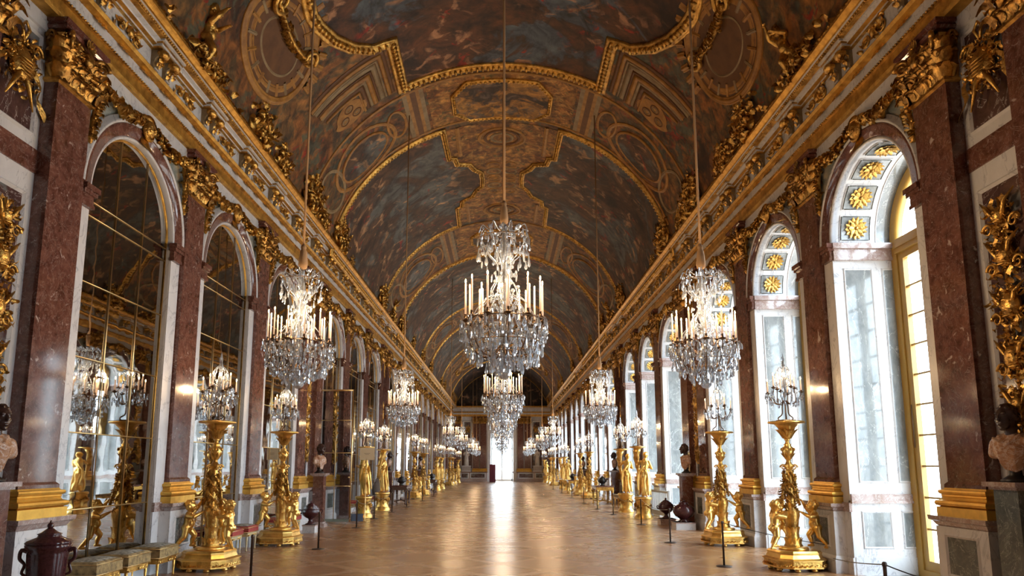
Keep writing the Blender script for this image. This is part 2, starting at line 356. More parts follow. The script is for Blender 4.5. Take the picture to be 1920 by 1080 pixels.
    def mesh(s, name, mats):
        me = bpy.data.meshes.new(name); me.from_pydata([tuple(p) for p in s.v], [], s.f)
        mats = mats if isinstance(mats, (list, tuple)) else [mats]
        for k in mats: me.materials.append(M[k] if isinstance(k, str) else k)
        me.polygons.foreach_set('material_index', [min(i, len(mats) - 1) for i in s.m]); me.polygons.foreach_set('use_smooth', s.s)
        me.update(); return me
    def obj(s, name, mats, parent=None, loc=None):
        return mobj(name, s.mesh(name, mats), parent, loc)
def mobj(name, me, parent=None, loc=None, rot=None, scale=None):
    o = bpy.data.objects.new(name, me); COL.objects.link(o)
    if parent: o.parent = parent
    if loc is not None: o.location = loc
    if rot is not None: o.rotation_euler = rot
    if scale is not None: o.scale = (scale,) * 3 if isinstance(scale, (int, float)) else scale
    return o
def tag(o, label=None, cat=None, group=None, kind=None):
    if label: o['label'] = label
    if cat: o['category'] = cat
    if group: o['group'] = group
    if kind: o['kind'] = kind
    return o
def thing(name, label, cat, loc=(0, 0, 0), rz=0, group=None, scale=None):
    o = bpy.data.objects.new(name, None); COL.objects.link(o); o.location = loc; o.rotation_euler = (0, 0, rz)
    if scale: o.scale = (scale,) * 3 if isinstance(scale, (int, float)) else scale
    o.empty_display_size = 0.1
    return tag(o, label, cat, group)
def kids(o): return [c for c in o.children]
def dup(o, parent=None):
    c = o.copy(); COL.objects.link(c); c.parent = parent
    for ch in list(CH.get(o.name, [])):
        d = dup(ch, c)
        CH.setdefault(c.name, []).append(d)
    return c
CH = {}
def reg(o):      # remember a proto's children once, quickly
    CH[o.name] = list(o.children)
    for c in o.children: reg(c)
    return o
def place(proto, first, loc, rz, label, group=None, scale=None):
    o = proto if first else dup(proto)
    o.location = loc; o.rotation_euler = (0, 0, rz)
    if scale: o.scale = (scale,) * 3 if isinstance(scale, (int, float)) else scale
    o['label'] = label
    if group: o['group'] = group
    return o
def remeshed(mb, name, voxel, smooth=3, mats='gold', sfac=0.5):
    me = mb.mesh(name + '_raw', mats); o = bpy.data.objects.new('tmp', me); COL.objects.link(o)
    r = o.modifiers.new('r', 'REMESH'); r.mode = 'VOXEL'; r.voxel_size = voxel; r.use_smooth_shade = True
    if smooth:
        sm_ = o.modifiers.new('s', 'SMOOTH'); sm_.iterations = smooth; sm_.factor = sfac
    dg = bpy.context.evaluated_depsgraph_get()
    out = bpy.data.meshes.new_from_object(o.evaluated_get(dg)); out.name = name
    out.materials.clear()
    for k in (mats if isinstance(mats, (list, tuple)) else [mats]): out.materials.append(M[k])
    n = len(out.polygons)
    out.polygons.foreach_set('material_index', [0] * n); out.polygons.foreach_set('use_smooth', [True] * n)
    bpy.data.objects.remove(o); bpy.data.meshes.remove(me); return out
def cap(mb, a, b, ra, rb, T=None, n=None):     # tapered limb with round ends
    a = Vector(a); b = Vector(b)
    mb.tube([a, a.lerp(b, 0.5), b], [ra, (ra + rb) / 2, rb], 10, T=T); mb.ell(a, ra, 10, 6, T=T); mb.ell(b, rb, 10, 6, T=T)
def chain(mb, pts, T=None):                    # pts [(x,y,z,r)...]
    for p, q in zip(pts, pts[1:]): cap(mb, p[:3], q[:3], p[3], q[3], T)
def RZ(a): return Matrix.Rotation(a, 4, 'Z')
def TR(x, y, z): return Matrix.Translation((x, y, z))
# ================================================================== ORNAMENT BUILDERS
def rosette(mb, c, nrm, r, m=0, T=None):
    nrm = Vector(nrm).normalized(); a = nrm.orthogonal().normalized(); b = nrm.cross(a); c = Vector(c)
    for ringr, n, L in ((0.25, 8, 0.5), (0.42, 14, 0.62)):
        for k in range(n):
            w = 2 * PI * (k + (0.5 if n == 14 else 0)) / n; d = a * math.cos(w) + b * math.sin(w)
            mb.leaf(c + d * r * ringr * 0.5 + nrm * r * (0.16 if n == 8 else 0.05), d, nrm, r * (0.6 if n == 8 else 0.82), r * 0.42, 0.35, m, 4, False)
    R = nrm.to_track_quat('Z', 'Y').to_matrix()
    mb.ell(c + nrm * r * 0.16, (r * 0.17, r * 0.17, r * 0.15), 8, 5, m, R=R)
def scroll(mb, c, a, b, R, turns, rad, m=0, n=26, flip=1):   # spiral tube in plane (a,b)
    c = Vector(c); a = Vector(a); b = Vector(b); p = []; rr = []
    for i in range(n + 1):
        t = i / n; r = R * (1 - 0.82 * t); w = flip * 2 * PI * turns * t
        p.append(c + a * (r * math.cos(w)) + b * (r * math.sin(w))); rr.append(rad * (1 - 0.55 * t))
    mb.tube(p, rr, 6, m)
def garland(mb, pts, r, rng, m=0, dens=34):      # leafy rope along pts
    P = [Vector(p) for p in pts]; L = sum((q - p).length for p, q in zip(P, P[1:])); n = max(6, int(L * dens))
    mb.tube(P, [r * 0.55] * len(P), 6, m)
    cum = [0]
    for p, q in zip(P, P[1:]): cum.append(cum[-1] + (q - p).length)
    for i in range(n):
        s = L * (i + 0.5) / n; k = 0
        while k < len(cum) - 2 and cum[k + 1] < s: k += 1
        t = (s - cum[k]) / max(1e-6, cum[k + 1] - cum[k]); p = P[k].lerp(P[k + 1], t); d = (P[k + 1] - P[k]).normalized()
        fat = 0.75 + 0.5 * math.sin(PI * s / L)
        for q in range(3):
            o = Vector((rng.uniform(-1, 0.2), rng.uniform(-1, 1), rng.uniform(-1, 1))); o = (o - d * o.dot(d)).normalized()
            mb.leaf(p + o * r * 0.45 * fat, (d * rng.uniform(0.2, 1.2) + o * 0.45), o, r * 1.7 * fat, r * 1.25, 0.9, m, 3, False)
        if i % 2 == 0:
            o = Vector((rng.uniform(-1, 0), rng.uniform(-1, 1), rng.uniform(-1, 1))).normalized(); mb.ell(p + o * r * 0.6 * fat, r * 0.38, 6, 4, m)
def ribbon(mb, pts, w, nrm, m=0):
    P = [Vector(p) for p in pts]; nrm = Vector(nrm); v = []; n = len(P)
    for i, p in enumerate(P):
        d = (P[min(i + 1, n - 1)] - P[max(0, i - 1)]).normalized(); s = d.cross(nrm).normalized()
        tw = math.sin(i * 1.1) * 0.6; s = (s + nrm * tw).normalized(); v += [p - s * w / 2, p + s * w / 2]
    mb.add(v, [(2 * i, 2 * i + 1, 2 * i + 3, 2 * i + 2) for i in range(n - 1)], m, True)
def capital_mb():
    mb = MB(); rng = random.Random(5); x0, hw = -0.17, 0.325
    mb.wrap([(0.0, 6.12), (0.03, 6.14), (0.03, 6.17), (0.0, 6.19), (0.015, 6.3), (0.02, 6.55), (0.07, 6.72), (0.05, 6.76)], hw, x0, 0.0, 0)
    mb.wrap([(0.09, 6.76), (0.11, 6.79), (0.09, 6.83), (0.12, 6.84), (0.12, 6.885)], hw, x0, 0.0, 1)
    for row, (z, L, n, w) in enumerate(((6.18, 0.26, 4, 0.19), (6.36, 0.25, 3, 0.21), (6.5, 0.24, 4, 0.16))):
        for k in range(n):
            y = -hw + 2 * hw * (k + 0.5) / n
            mb.leaf((x0 - 0.02 - 0.02 * row, y, z), (-0.12, 0, 1), (-1, 0, 0), L, w, 0.95, 0, 5)
            mb.leaf((x0 - 0.035 - 0.02 * row, y, z), (-0.2, 0, 1), (-1, 0, 0), L * 0.7, w * 0.6, 0.9, 0, 4)
        for s in (-1, 1):
            mb.leaf((x0 + 0.06, s * (hw + 0.02 + 0.01 * row), z), (0, s * 0.12, 1), (0, s, 0), L, w * 0.9, 0.95, 0, 5)
            mb.leaf((x0 - 0.03, s * (hw + 0.02 + 0.02 * row), z), (-0.15, s * 0.15, 1), (-1, s, 0), L * 1.05, w, 0.95, 0, 5)
    for s in (-1, 1):
        scroll(mb, (x0 - 0.10, s * (hw - 0.02), 6.66), (-0.5, s * 0.8, 0), (0, 0, 1), 0.11, 1.7, 0.034, 0, flip=1)
        scroll(mb, (x0 - 0.07, s * 0.10, 6.66), (0, -s, 0), (0, 0, 1), 0.075, 1.5, 0.022, 0)
        scroll(mb, (x0 + 0.08, s * (hw + 0.08), 6.66), (0.7, 0, 0), (0, 0, 1), 0.08, 1.5, 0.026, 0)
    rosette(mb, (x0 - 0.13, 0, 6.76), (-1, 0, 0.1), 0.11)
    mb.ell((x0 - 0.12, 0, 6.58), (0.06, 0.08, 0.09), 8, 6)
    for k in range(46):
        y = rng.uniform(-hw - 0.08, hw + 0.08); z = rng.uniform(6.14, 6.74)
        mb.leaf((x0 - rng.uniform(0.02, 0.1), y, z), (rng.uniform(-0.4, 0), rng.uniform(-0.5, 0.5), rng.choice((1, 1, -1))), (-1, 0, 0), 0.13, 0.09, 0.9, 0, 3)
    return mb
def panel(mb, P, U, V, Nn, u0, u1, v0, v1, mf, mp, fr=0.02, dp=0.014):   # framed panel on a plane through P
    P = Vector(P); U = Vector(U); V = Vector(V); Nn = Vector(Nn)
    q = lambda u, v, n: P + U * u + V * v + Nn * n
    A = [(u0, v0), (u1, v0), (u1, v1), (u0, v1)]; B = [(u0 + fr, v0 + fr), (u1 - fr, v0 + fr), (u1 - fr, v1 - fr), (u0 + fr, v1 - fr)]
    C_ = [(u0 + fr / 2, v0 + fr / 2), (u1 - fr / 2, v0 + fr / 2), (u1 - fr / 2, v1 - fr / 2), (u0 + fr / 2, v1 - fr / 2)]
    vs_ = [q(*a, 0.001) for a in A] + [q(*c, dp) for c in C_] + [q(*b, 0.002) for b in B]
    f = [(i, (i + 1) % 4, 4 + (i + 1) % 4, 4 + i) for i in range(4)] + [(4 + i, 4 + (i + 1) % 4, 8 + (i + 1) % 4, 8 + i) for i in range(4)]
    mb.add(vs_, f, mf); mb.add([q(*b, 0.002) for b in B], [(0, 1, 2, 3)], mp)

# ================================================================== SETTING
floor = MB().box(-5.42, 5.42, YN, YF, -0.05, 0, 0).box(5.42, 6.6, YN, YF, -0.05, 0.004, 1).box(-6.2, -5.42, YN, YF, -0.05, 0.0, 1)
for c in BAYS:
    for i in range(5):
        floor.add([(5.5 + 0.0, c - 1.0 + i * 0.45, 0.006), (5.95, c - 1.0 + i * 0.45, 0.006), (5.95, c - 0.78 + i * 0.45, 0.006), (5.5, c - 0.78 + i * 0.45, 0.006)], [(0, 1, 2, 3)], 2)
        floor.add([(5.97, c - 0.78 + i * 0.45, 0.006), (6.4, c - 0.78 + i * 0.45, 0.006), (6.4, c - 0.56 + i * 0.45, 0.006), (5.97, c - 0.56 + i * 0.45, 0.006)], [(0, 1, 2, 3)], 2)
tag(floor.obj('floor', ['parquet', 'white_marble', 'green_marble']), 'polished diamond parquet floor running the length of the hall', kind='structure')
# walls: masses behind the marble facings
def wall_mass(side):
    mb = MB(); x0, x1 = (5.43, 6.5) if side > 0 else (-6.3, -5.62)
    if side > 0:
        ed = [YN - 0.2] + [v for c in BAYS for v in (c - RA - 0.02, c + RA + 0.02)] + [YF + 0.3]
        for i in range(0, len(ed), 2): mb.box(x0, x1, ed[i], ed[i + 1], -0.1, ZC + 0.05, 0)
        mb.box(x0, x1, YN - 0.2, YF + 0.3, ZC + RA + 0.03, 8.2, 0)
    else: mb.box(x0, x1, YN - 0.2, YF + 0.3, -0.1, 8.2, 0)
    # marble faces of the piers and behind the pilasters
    s = side
    for pc in PIERS:
        y0, y1 = (pc - 1.1, pc + 1.1) if pc < 72 else (pc - 2.0, YF)
        if pc == 7.1: y0 = 6.0
        mb.box(min(s * 5.42, s * 5.7), max(s * 5.42, s * 5.7), max(y0, pc - 1.11), y1, 0, 6.9, 0)
    for p in PIL: mb.box(min(s * 5.421, s * 5.7), max(s * 5.421, s * 5.7), p - 0.33, p + 0.33, 0, 6.9, 0)
    mb.box(min(s * 5.42, s * 5.7), max(s * 5.42, s * 5.7), YN, 3.2, 0, 6.9, 0)
    return mb
wallR = tag(wall_mass(1).obj('wall_right', ['white_marble']), 'window wall of white marble arches between red marble pilasters', kind='structure')
wallL = tag(wall_mass(-1).obj('wall_left', ['white_marble']), 'mirrored wall of white marble arches between red marble pilasters', kind='structure')
near = MB().box(-6.6, 6.6, YN - 0.3, YN, -0.1, 12.2, 0)
tag(near.obj('wall_near', ['pink_marble']), 'end wall behind the viewpoint', kind='structure')

# ---- arch facing of one bay (local: hall side is -x)
def arch_facing(window):
    mb = MB(); hy = 1.40
    # mats: 0 white 1 red 2 spandrel 3 pink 4 dark panel
    for s in (-1, 1):
        y0, y1 = sorted((s * RA, s * hy))
        mb.box(-0.02, -0.001, y0, y1, 0.0, 4.9, 0)
        mb.box(-0.045, -0.002, min(s * (RA - 0.006), s * hy), max(s * (RA - 0.006), s * hy), 0.93, 1.07, 3); mb.box(-0.04, -0.002, min(s * (RA - 0.004), s * hy), max(s * (RA - 0.004), s * hy), 0.0, 0.25, 0)
        # impost
        for (a, z0, z1) in ((0.03, 4.88, 4.93), (0.015, 4.93, 5.04), (0.05, 5.04, 5.09), (0.075, 5.09, ZC)):
            mb.box(-0.05 - a, -0.001, min(s * (RA - a * 0.7), s * (RA + 0.245)), max(s * (RA - a * 0.7), s * (RA + 0.245)), z0, z1, 1)
    n = 28
    # spandrel face between arc and rectangle
    out = []; rin = RA + 0.2
    for i in range(n + 1):
        a = PI * i / n; c_, s_ = math.cos(a), math.sin(a)
        t = min(hy / max(1e-6, abs(c_)), (6.9 - ZC) / max(1e-6, s_)); out.append((t * c_, ZC + t * s_))
    v = [(0.0, (RA + 0.02) * math.cos(PI * i / n), ZC + (RA + 0.02) * math.sin(PI * i / n)) for i in range(n + 1)] + [(0.0, y, z) for y, z in out]
    mb.add(v, [(i, i + 1, n + 2 + i, n + 1 + i) for i in range(n)], 2)
    mb.add([(0, -hy, ZC + (6.9 - ZC)), (0, hy, 6.9), (0, hy, 6.62), (0, -hy, 6.62)], [(0, 1, 2, 3)], 2)
    for s in (-1, 1): mb.box(-0.012, 0.01, min(s * 1.39, s * 1.34), max(s * 1.39, s * 1.34), ZC + 0.1, 6.62, 0)
    mb.box(-0.05, 0.02, -hy, hy, 6.64, 6.9, 0)
    # archivolt rings: white bead, red band, white moulding
    mb.ring([(RA, 0.06), (RA, -0.02), (RA + 0.015, -0.035), (RA + 0.035, -0.035), (RA + 0.045, -0.02)], 0, ZC, 0, PI, 40, 0)
    mb.ring([(RA + 0.045, -0.02), (RA + 0.06, -0.05), (RA + 0.17, -0.055), (RA + 0.19, -0.075), (RA + 0.215, -0.075), (RA + 0.225, -0.06)], 0, ZC, 0, PI, 40, 1)
    mb.ring([(RA + 0.225, -0.05), (RA + 0.235, -0.085), (RA + 0.27, -0.085), (RA + 0.28, -0.04), (RA + 0.33, -0.035), (RA + 0.335, 0.0)], 0, ZC, 0.02, PI - 0.02, 36, 0)
    if window:
        pass
    return mb.mesh('arch_surround', ['white_marble', 'red_marble', 'spandrel_marble', 'pink_marble', 'green_marble'])
me_arch = arch_facing(True)
for c in BAYS:
    mobj('arch_surround', me_arch, wallR, (XB, c, 0)); mobj('arch_surround', me_arch, wallL, (-XB, c, 0), (0, 0, PI))

# ---- windows
WX = 1.08
def window_parts():
    j = MB()     # jambs + soffit   0 white 1 pink 2 grey 3 pink dark
    for s in (-1, 1):
        y = s * RA; n = (0, -s, 0)
        def q(x0, x1, z0, z1, d, m):
            ya, yb = sorted((y - s * d, y + s * 0.05)); j.box(x0, x1, ya, yb, z0, z1, m)
        q(0, WX, 0, 0.26, 0.012, 0); q(0, WX, 0.26, 1.06, 0.0, 0); q(-0.02, WX, 1.06, 1.10, 0.05, 1); q(-0.01, WX, 1.10, 1.2, 0.03, 1)
        q(0, WX, 1.2, 4.88, 0.0, 0); q(-0.02, WX, 4.88, 4.93, 0.05, 1); q(-0.01, WX, 4.93, 5.07, 0.03, 1); q(-0.03, WX, 5.07, ZC, 0.07, 1)
        for (x0, x1) in ((0.13, 0.60), (0.74, 0.98)):
            panel(j, (0, y, 0), (1, 0, 0), (0, 0, 1), n, x0, x1, 0.38, 0.95, 0, 2, 0.035)
            panel(j, (0, y, 0), (1, 0, 0), (0, 0, 1), n, x0, x1, 1.36, 4.76, 0, 2, 0.035)
    j.ring([(RA, 0.0), (RA, 0.70)], 0, ZC, 0, PI, 40, 0); j.ring([(RA + 0.02, 0.70), (RA + 0.02, 0.95)], 0, ZC, 0, PI, 40, 2); j.ring([(RA, 0.95), (RA, WX)], 0, ZC, 0, PI, 40, 0)
    j.ring([(RA + 0.02, 0.70), (RA - 0.012, 0.70), (RA - 0.012, 0.685), (RA, 0.68)], 0, ZC, 0, PI, 40, 0); j.ring([(RA + 0.02, 0.95), (RA - 0.012, 0.955), (RA - 0.012, 0.97), (RA, 0.975)], 0, ZC, 0, PI, 40, 0)
    # coffers
    for k in range(7):
        a = PI * (k + 0.5) / 7; da = 0.172
        for rr, w, m, dx in ((RA - 0.010, da + 0.022, 0, 0.025), (RA - 0.014, da, 2, 0.0)):
            v = []; nn = 6
            for i in range(nn + 1):
                b_ = a - w + 2 * w * i / nn; v += [(0.13 - dx, rr * math.cos(b_), ZC + rr * math.sin(b_)), (0.59 + dx, rr * math.cos(b_), ZC + rr * math.sin(b_))]
            j.add(v, [(2 * i, 2 * i + 1, 2 * i + 3, 2 * i + 2) for i in range(nn)], m)
        e0 = RA - 0.014
        for x in (0.13, 0.59): j.ring([(e0, x - 0.008), (e0 - 0.014, x), (e0, x + 0.008)], 0, ZC, a - da, a + da, 6, 3)
        for b_ in (a - da, a + da):
            p = Vector((0, math.cos(b_), math.sin(b_))); c0 = Vector((0.15, e0 * p.y, ZC + e0 * p.z)); c1 = Vector((0.57, e0 * p.y, ZC + e0 * p.z)); j.tube([c0, c1], 0.008, 4, 3)
    # outer spandrel towards the garden
    n = 20; v = [(WX - 0.02, RA * math.cos(PI * i / n), ZC + RA * math.sin(PI * i / n)) for i in range(n + 1)]
    v += [(WX - 0.02, max(-1.3, min(1.3, 1.9 * math.cos(PI * i / n))), min(ZC + 1.35, ZC + 1.9 * math.sin(PI * i / n))) for i in range(n + 1)]
    j.add(v, [(i, i + 1, n + 2 + i, n + 1 + i) for i in range(n)], 0)
    ros = MB(); rosette(ros, (0, 0, 0), (0, 0, 1), 0.195)
    # frame
    f = MB(); fx0, fx1 = WX - 0.16, WX - 0.04; wf = 0.15
    f.ring([(RA, fx1), (RA - wf, fx1), (RA - wf, fx0 + 0.03), (RA - wf + 0.03, fx0), (RA, fx0)], 0, ZC, 0, PI, 40, 0)
    for s in (-1, 1): f.box(fx0, fx1, min(s * RA, s * (RA - wf)), max(s * RA, s * (RA - wf)), 0, ZC, 0)
    f.box(fx0 - 0.03, fx1, -RA + wf, RA - wf, 4.94, 5.02, 0); f.box(fx0 - 0.05, fx1, -RA + wf, RA - wf, 5.02, 5.07, 0); f.box(fx0 - 0.02, fx1, -RA + wf, RA - wf, 5.07, 5.17, 0)
    f.box(fx0, fx1, -RA + wf, RA - wf, 0.0, 0.10, 0)
    fan = MB()
    for a in (PI / 4, PI / 2, 3 * PI / 4):
        d = Vector((0, math.cos(a), math.sin(a))); c0 = Vector((fx0 + 0.05, 0, ZC + 0.02))
        fan.tube([c0 + d * 0.35, c0 + d * (RA - wf)], 0.018, 4, 0, False)
    fan.ring([(0.37, fx0 + 0.03), (0.33, fx0 + 0.03), (0.33, fx0 + 0.07), (0.37, fx0 + 0.07), (0.37, fx0 + 0.03)], 0, ZC, 0, PI, 16, 0)
    sashes = []
    for s in (-1, 1):
        b = MB(); ya, yb = (0.012, RA - wf - 0.005); x0, x1 = fx0 + 0.02, fx1 - 0.02
        def bx(u0, u1, z0, z1, d=0.0): b.box(x0 + d, x1 - d, min(s * u0, s * u1), max(s * u0, s * u1), z0, z1, 0)
        bx(ya, ya + 0.075, 0.1, 4.94); bx(yb - 0.12, yb, 0.1, 4.94); bx(ya + 0.075, yb - 0.12, 0.1, 0.24); bx(ya + 0.075, yb - 0.12, 4.84, 4.94)
        for i in range(1, 10): z = 0.24 + 4.60 * i / 10; bx(ya + 0.075, yb - 0.12, z - 0.014, z + 0.014, 0.018)
        h = MB()
        h.tube([(x0 - 0.02, s * (yb - 0.04), z) for z in (1.9, 2.55)], 0.009, 5); h.box(x0 - 0.05, x0, min(s * 0.03, s * 0.2), max(s * 0.03, s * 0.2), 2.24, 2.28)
        sashes.append((b, h))
    g = MB().box(fx0 + 0.055, fx0 + 0.06, -RA + wf, RA - wf, 0.1, 5.1, 0)
    g.add([(fx0 + 0.055, 0, ZC)] + [(fx0 + 0.055, (RA - wf) * math.cos(PI * i / 20), ZC + (RA - wf) * math.sin(PI * i / 20)) for i in range(21)], [(0, i, i + 1) for i in range(1, 21)], 0)
    return j, ros, f, fan, sashes, g
j, ros, fr, fan, sashes, gl = window_parts()
me_j = j.mesh('jamb_lining', ['white_marble', 'pink_marble', 'grey_marble', 'green_marble']); me_ros = ros.mesh('rosette', 'gold_carved')
me_f = fr.mesh('window_frame', 'ochre'); me_fan = fan.mesh('fanlight_bars', 'ochre'); me_s = [(a.mesh('sash', 'ochre'), b.mesh('sash_bolt', 'bronze')) for a, b in sashes]; me_g = gl.mesh('window_pane', 'window_glass')
for i, c in enumerate(BAYS):
    w = mobj('window_%d' % (i + 1), me_f, None, (XB, c, 0))
    tag(w, '%s tall arched window along the window wall, yellow painted frame' % ORD[i], kind='structure')
    mobj('jamb_lining', me_j, w); mobj('fanlight_bars', me_fan, w); mobj('window_pane', me_g, w)
    for k in range(7):
        a = PI * (k + 0.5) / 7; r = RA - 0.02
        o = mobj('rosette', me_ros, w, (0.36, r * math.cos(a), ZC + r * math.sin(a)), (a + PI / 2, 0, 0))
    for a, b in me_s:
        s_ = mobj('sash', a, w); mobj('sash_bolt', b, s_)
    L = bpy.data.lights.new('window_portal', 'AREA'); L.shape = 'RECTANGLE'; L.size = 6.2; L.size_y = 2.2; L.cycles.is_portal = True
    lo = bpy.data.objects.new('window_portal', L); COL.objects.link(lo); lo.location = (XB + WX + 0.05, c, 3.15); lo.rotation_euler = (0, PI / 2, 0)

# ---- pilasters
cap_me = capital_mb().mesh('capital', ['gold_old', 'red_marble_dark'])
def pil_meshes():
    sh = MB(); sh.wrap([(0, 1.44), (0, 6.16)], 0.325, -0.17, 0.0, 0); sh.wrap([(0.0, 1.36), (0.03, 1.365), (0.03, 1.41), (0.0, 1.44)], 0.325, -0.17, 0, 0)
    b = MB(); b.wrap([(0.10, 1.05), (0.10, 1.15), (0.07, 1.155), (0.105, 1.17), (0.115, 1.195), (0.105, 1.22), (0.06, 1.235), (0.045, 1.26), (0.055, 1.275), (0.05, 1.29), (0.075, 1.305), (0.082, 1.325), (0.075, 1.345), (0.04, 1.35), (0.03, 1.37)], 0.325, -0.17, 0.0, 0)
    p = MB(); p.wrap([(0.10, 0.93), (0.115, 0.945), (0.14, 0.985), (0.17, 1.0), (0.175, 1.05)], 0.325, -0.17, 0, 1)
    p.wrap([(0.115, 0.26), (0.115, 0.93)], 0.325, -0.17, 0, 0)
    p.wrap([(0.15, 0.0), (0.15, 0.2), (0.135, 0.225), (0.12, 0.26)], 0.325, -0.17, 0, 2)
    pn = MB(); panel(pn, (-0.285, 0, 0), (0, 1, 0), (0, 0, 1), (-1, 0, 0), -0.29, 0.29, 0.36, 0.86, 1, 0, 0.045, 0.02)
    return sh, b, p, pn
sh, pb, pp, pn = pil_meshes()
me_sh = sh.mesh('shaft', 'red_marble'); me_pb = pb.mesh('base_moulding', 'gold_painted'); me_pp = pp.mesh('pedestal', ['white_marble', 'pink_marble', 'white_marble']); me_pn = pn.mesh('inset_panel', ['green_marble', 'white_marble'])
M['gold_base'] = goldm('gold_base', (0.82, 0.50, 0.10), 0.45, 20, 0.1, (0.62, 0.36, 0.07)); me_pb.materials[0] = M['gold_base']
for side, wn_ in ((-1, 'mirrored'), (1, 'window')):
    for i, y in enumerate(PIL):
        t = thing('pilaster', 'red marble pilaster with gilt capital and base, %s along the %s wall' % (ORD[i], wn_), 'pilaster', (side * XW, y, 0), 0 if side > 0 else PI, 'pilasters of the %s wall' % wn_)
        mobj('shaft', me_sh, t); mobj('capital', cap_me, t); mobj('base_moulding', me_pb, t)
        p_ = mobj('pedestal', me_pp, t); mobj('inset_panel', me_pn, p_)

# ---- mirrors
def mirror_meshes(zb, zt_rows):
    g = MB(); b = MB(); rng = random.Random(int(zb * 10) + 3); x = 0.07; r = RA - 0.03
    cols = [-r, -r / 3, r / 3, r]; rows = [z for z in zt_rows]
    for i in range(3):
        for k in range(len(rows) - 1):
            t1, t2 = rng.uniform(-0.0035, 0.0035), rng.uniform(-0.0035, 0.0035); y0, y1, z0, z1 = cols[i], cols[i + 1], rows[k], rows[k + 1]
            g.add([(x + t1 * (y - (y0 + y1) / 2) + t2 * (z - (z0 + z1) / 2), y, z) for y, z in ((y0, z0), (y0, z1), (y1, z1), (y1, z0))], [(0, 1, 2, 3)], 0)
        n = 8; zl = rows[-1]; t1 = rng.uniform(-0.003, 0.003)
        v = []
        for q in range(n + 1):
            y = cols[i] + (cols[i + 1] - cols[i]) * q / n; zz = ZC + math.sqrt(max(0, r * r - y * y)); v += [(x + t1 * y, y, zl), (x + t1 * y, y, max(zl, zz))]
        g.add(v, [(2 * q, 2 * q + 1, 2 * q + 3, 2 * q + 2) for q in range(n)], 0)
    zt = lambda y: ZC + math.sqrt(max(0, r * r - y * y))
    for y in cols[1:3]: b.tube([(x - 0.012, y, rows[0]), (x - 0.012, y, zt(y))], 0.0085, 5)
    for z in rows + ([4.86] if zb < 4.8 else []): b.tube([(x - 0.012, -r, z), (x - 0.012, r, z)], 0.0085, 5)
    f = MB()
    for s in (-1, 1): f.tube([(x - 0.01, s * r, rows[0]), (x - 0.01, s * r, ZC)], 0.009, 6)
    f.ring([(r + 0.03, 0.055), (r + 0.006, 0.052), (r - 0.004, 0.06), (r - 0.006, 0.07)], 0, ZC, 0, PI, 40, 0)
    f.box(0.0, x + 0.02, -RA, RA, 0, rows[0], 1) if rows[0] < 1 else None
    for s in (-1, 1): f.box(-0.0005, 0.16, min(s * (RA - 0.004), s * (RA + 0.03)), max(s * (RA - 0.004), s * (RA + 0.03)), rows[0], ZC, 1)
    return g, b, f
mir = [m.mesh(n, k) for m, n, k in zip(mirror_meshes(0.15, [0.15, 1.08, 2.04, 3.0, 3.98, 5.06]), ('mirror_glass', 'glazing_bars', 'mirror_frame'), (['mirror_glass'], ['brass'], ['gold', 'white_marble']))]
mir4 = [m.mesh(n, k) for m, n, k in zip(mirror_meshes(4.0, [3.9, 5.06]), ('mirror_glass', 'glazing_bars', 'mirror_frame'), (['mirror_glass'], ['brass'], ['gold', 'white_marble']))]
for i, c in enumerate(BAYS):
    ms = mir4 if i == 4 else mir
    lab = '%s arched mirror along the mirrored wall, panes held by gilt bars' % ORD[i] if i != 4 else 'arched upper mirror panes above the open mirror door and green door'
    t = thing('arched_mirror', lab, 'mirror', (-XB, c, 0), PI, 'arched mirrors facing the windows')
    for m in ms: mobj(m.name, m, t)
# the open door bay
dc = BAYS[4]
d = MB().box(-5.66, -5.60, dc - 1.1, dc + 1.1, 0, 3.9, 0)
for s in (-1, 1):
    for z0, z1 in ((0.15, 0.95), (1.1, 2.6), (2.75, 3.7)): panel(d, (-5.60, dc, 0), (0, 1, 0), (0, 0, 1), (1, 0, 0), min(s * 0.12, s * 0.95), max(s * 0.12, s * 0.95), z0, z1, 0, 1, 0.05, 0.03)
tag(d.obj('door_1', ['green_paint', 'green_paint']), 'grey green panelled door behind the open mirror door', kind='structure')
def mirror_door():
    t = thing('mirror_door', 'open mirror door leaf with gilt bars, reflecting the bust beside it', 'door', (-5.32, 20.25, 0), 0)
    w, h = 0.95, 3.86; g = MB(); rng = random.Random(4); f = MB(); b = MB()
    zs = [0.12, 1.05, 2.0, 2.95, 3.82]
    for k in range(4):
        for i in range(2):
            t1 = rng.uniform(-0.004, 0.004); y0 = 0.0
            g.add([(x, -0.022 + t1 * (x - 0.5), z) for x, z in ((0.02 + i * (w / 2 - 0.02), zs[k]), (0.02 + i * (w / 2 - 0.02), zs[k + 1]), (0.02 + (i + 1) * (w / 2 - 0.02), zs[k + 1]), (0.02 + (i + 1) * (w / 2 - 0.02), zs[k]))], [(0, 1, 2, 3)], 0)
        b.tube([(0, -0.03, zs[k + 1]), (w, -0.03, zs[k + 1])], 0.012, 5)
    b.tube([(w * 0.5, -0.03, 0.1), (w * 0.5, -0.03, 3.82)], 0.009, 5)
    f.box(0, w, -0.018, 0.03, 0.04, h, 1); f.tube([(w, -0.01, 0.04), (w, -0.01, h)], 0.024, 6); f.tube([(0, -0.01, 0.04), (0, -0.01, h)], 0.02, 6); f.tube([(0, -0.02, 3.84), (w, -0.02, 3.84)], 0.018, 6)
    g.obj('mirror_glass', 'mirror_glass', t); b.obj('glazing_bars', 'brass', t); f.obj('door_leaf', ['brass', 'green_paint'], t)
    hb = MB(); hb.ell((w - 0.05, -0.06, 1.3), 0.025); hb.obj('door_knob', 'brass', t)
    t.rotation_euler = (0, 0, -0.06)
mirror_door()

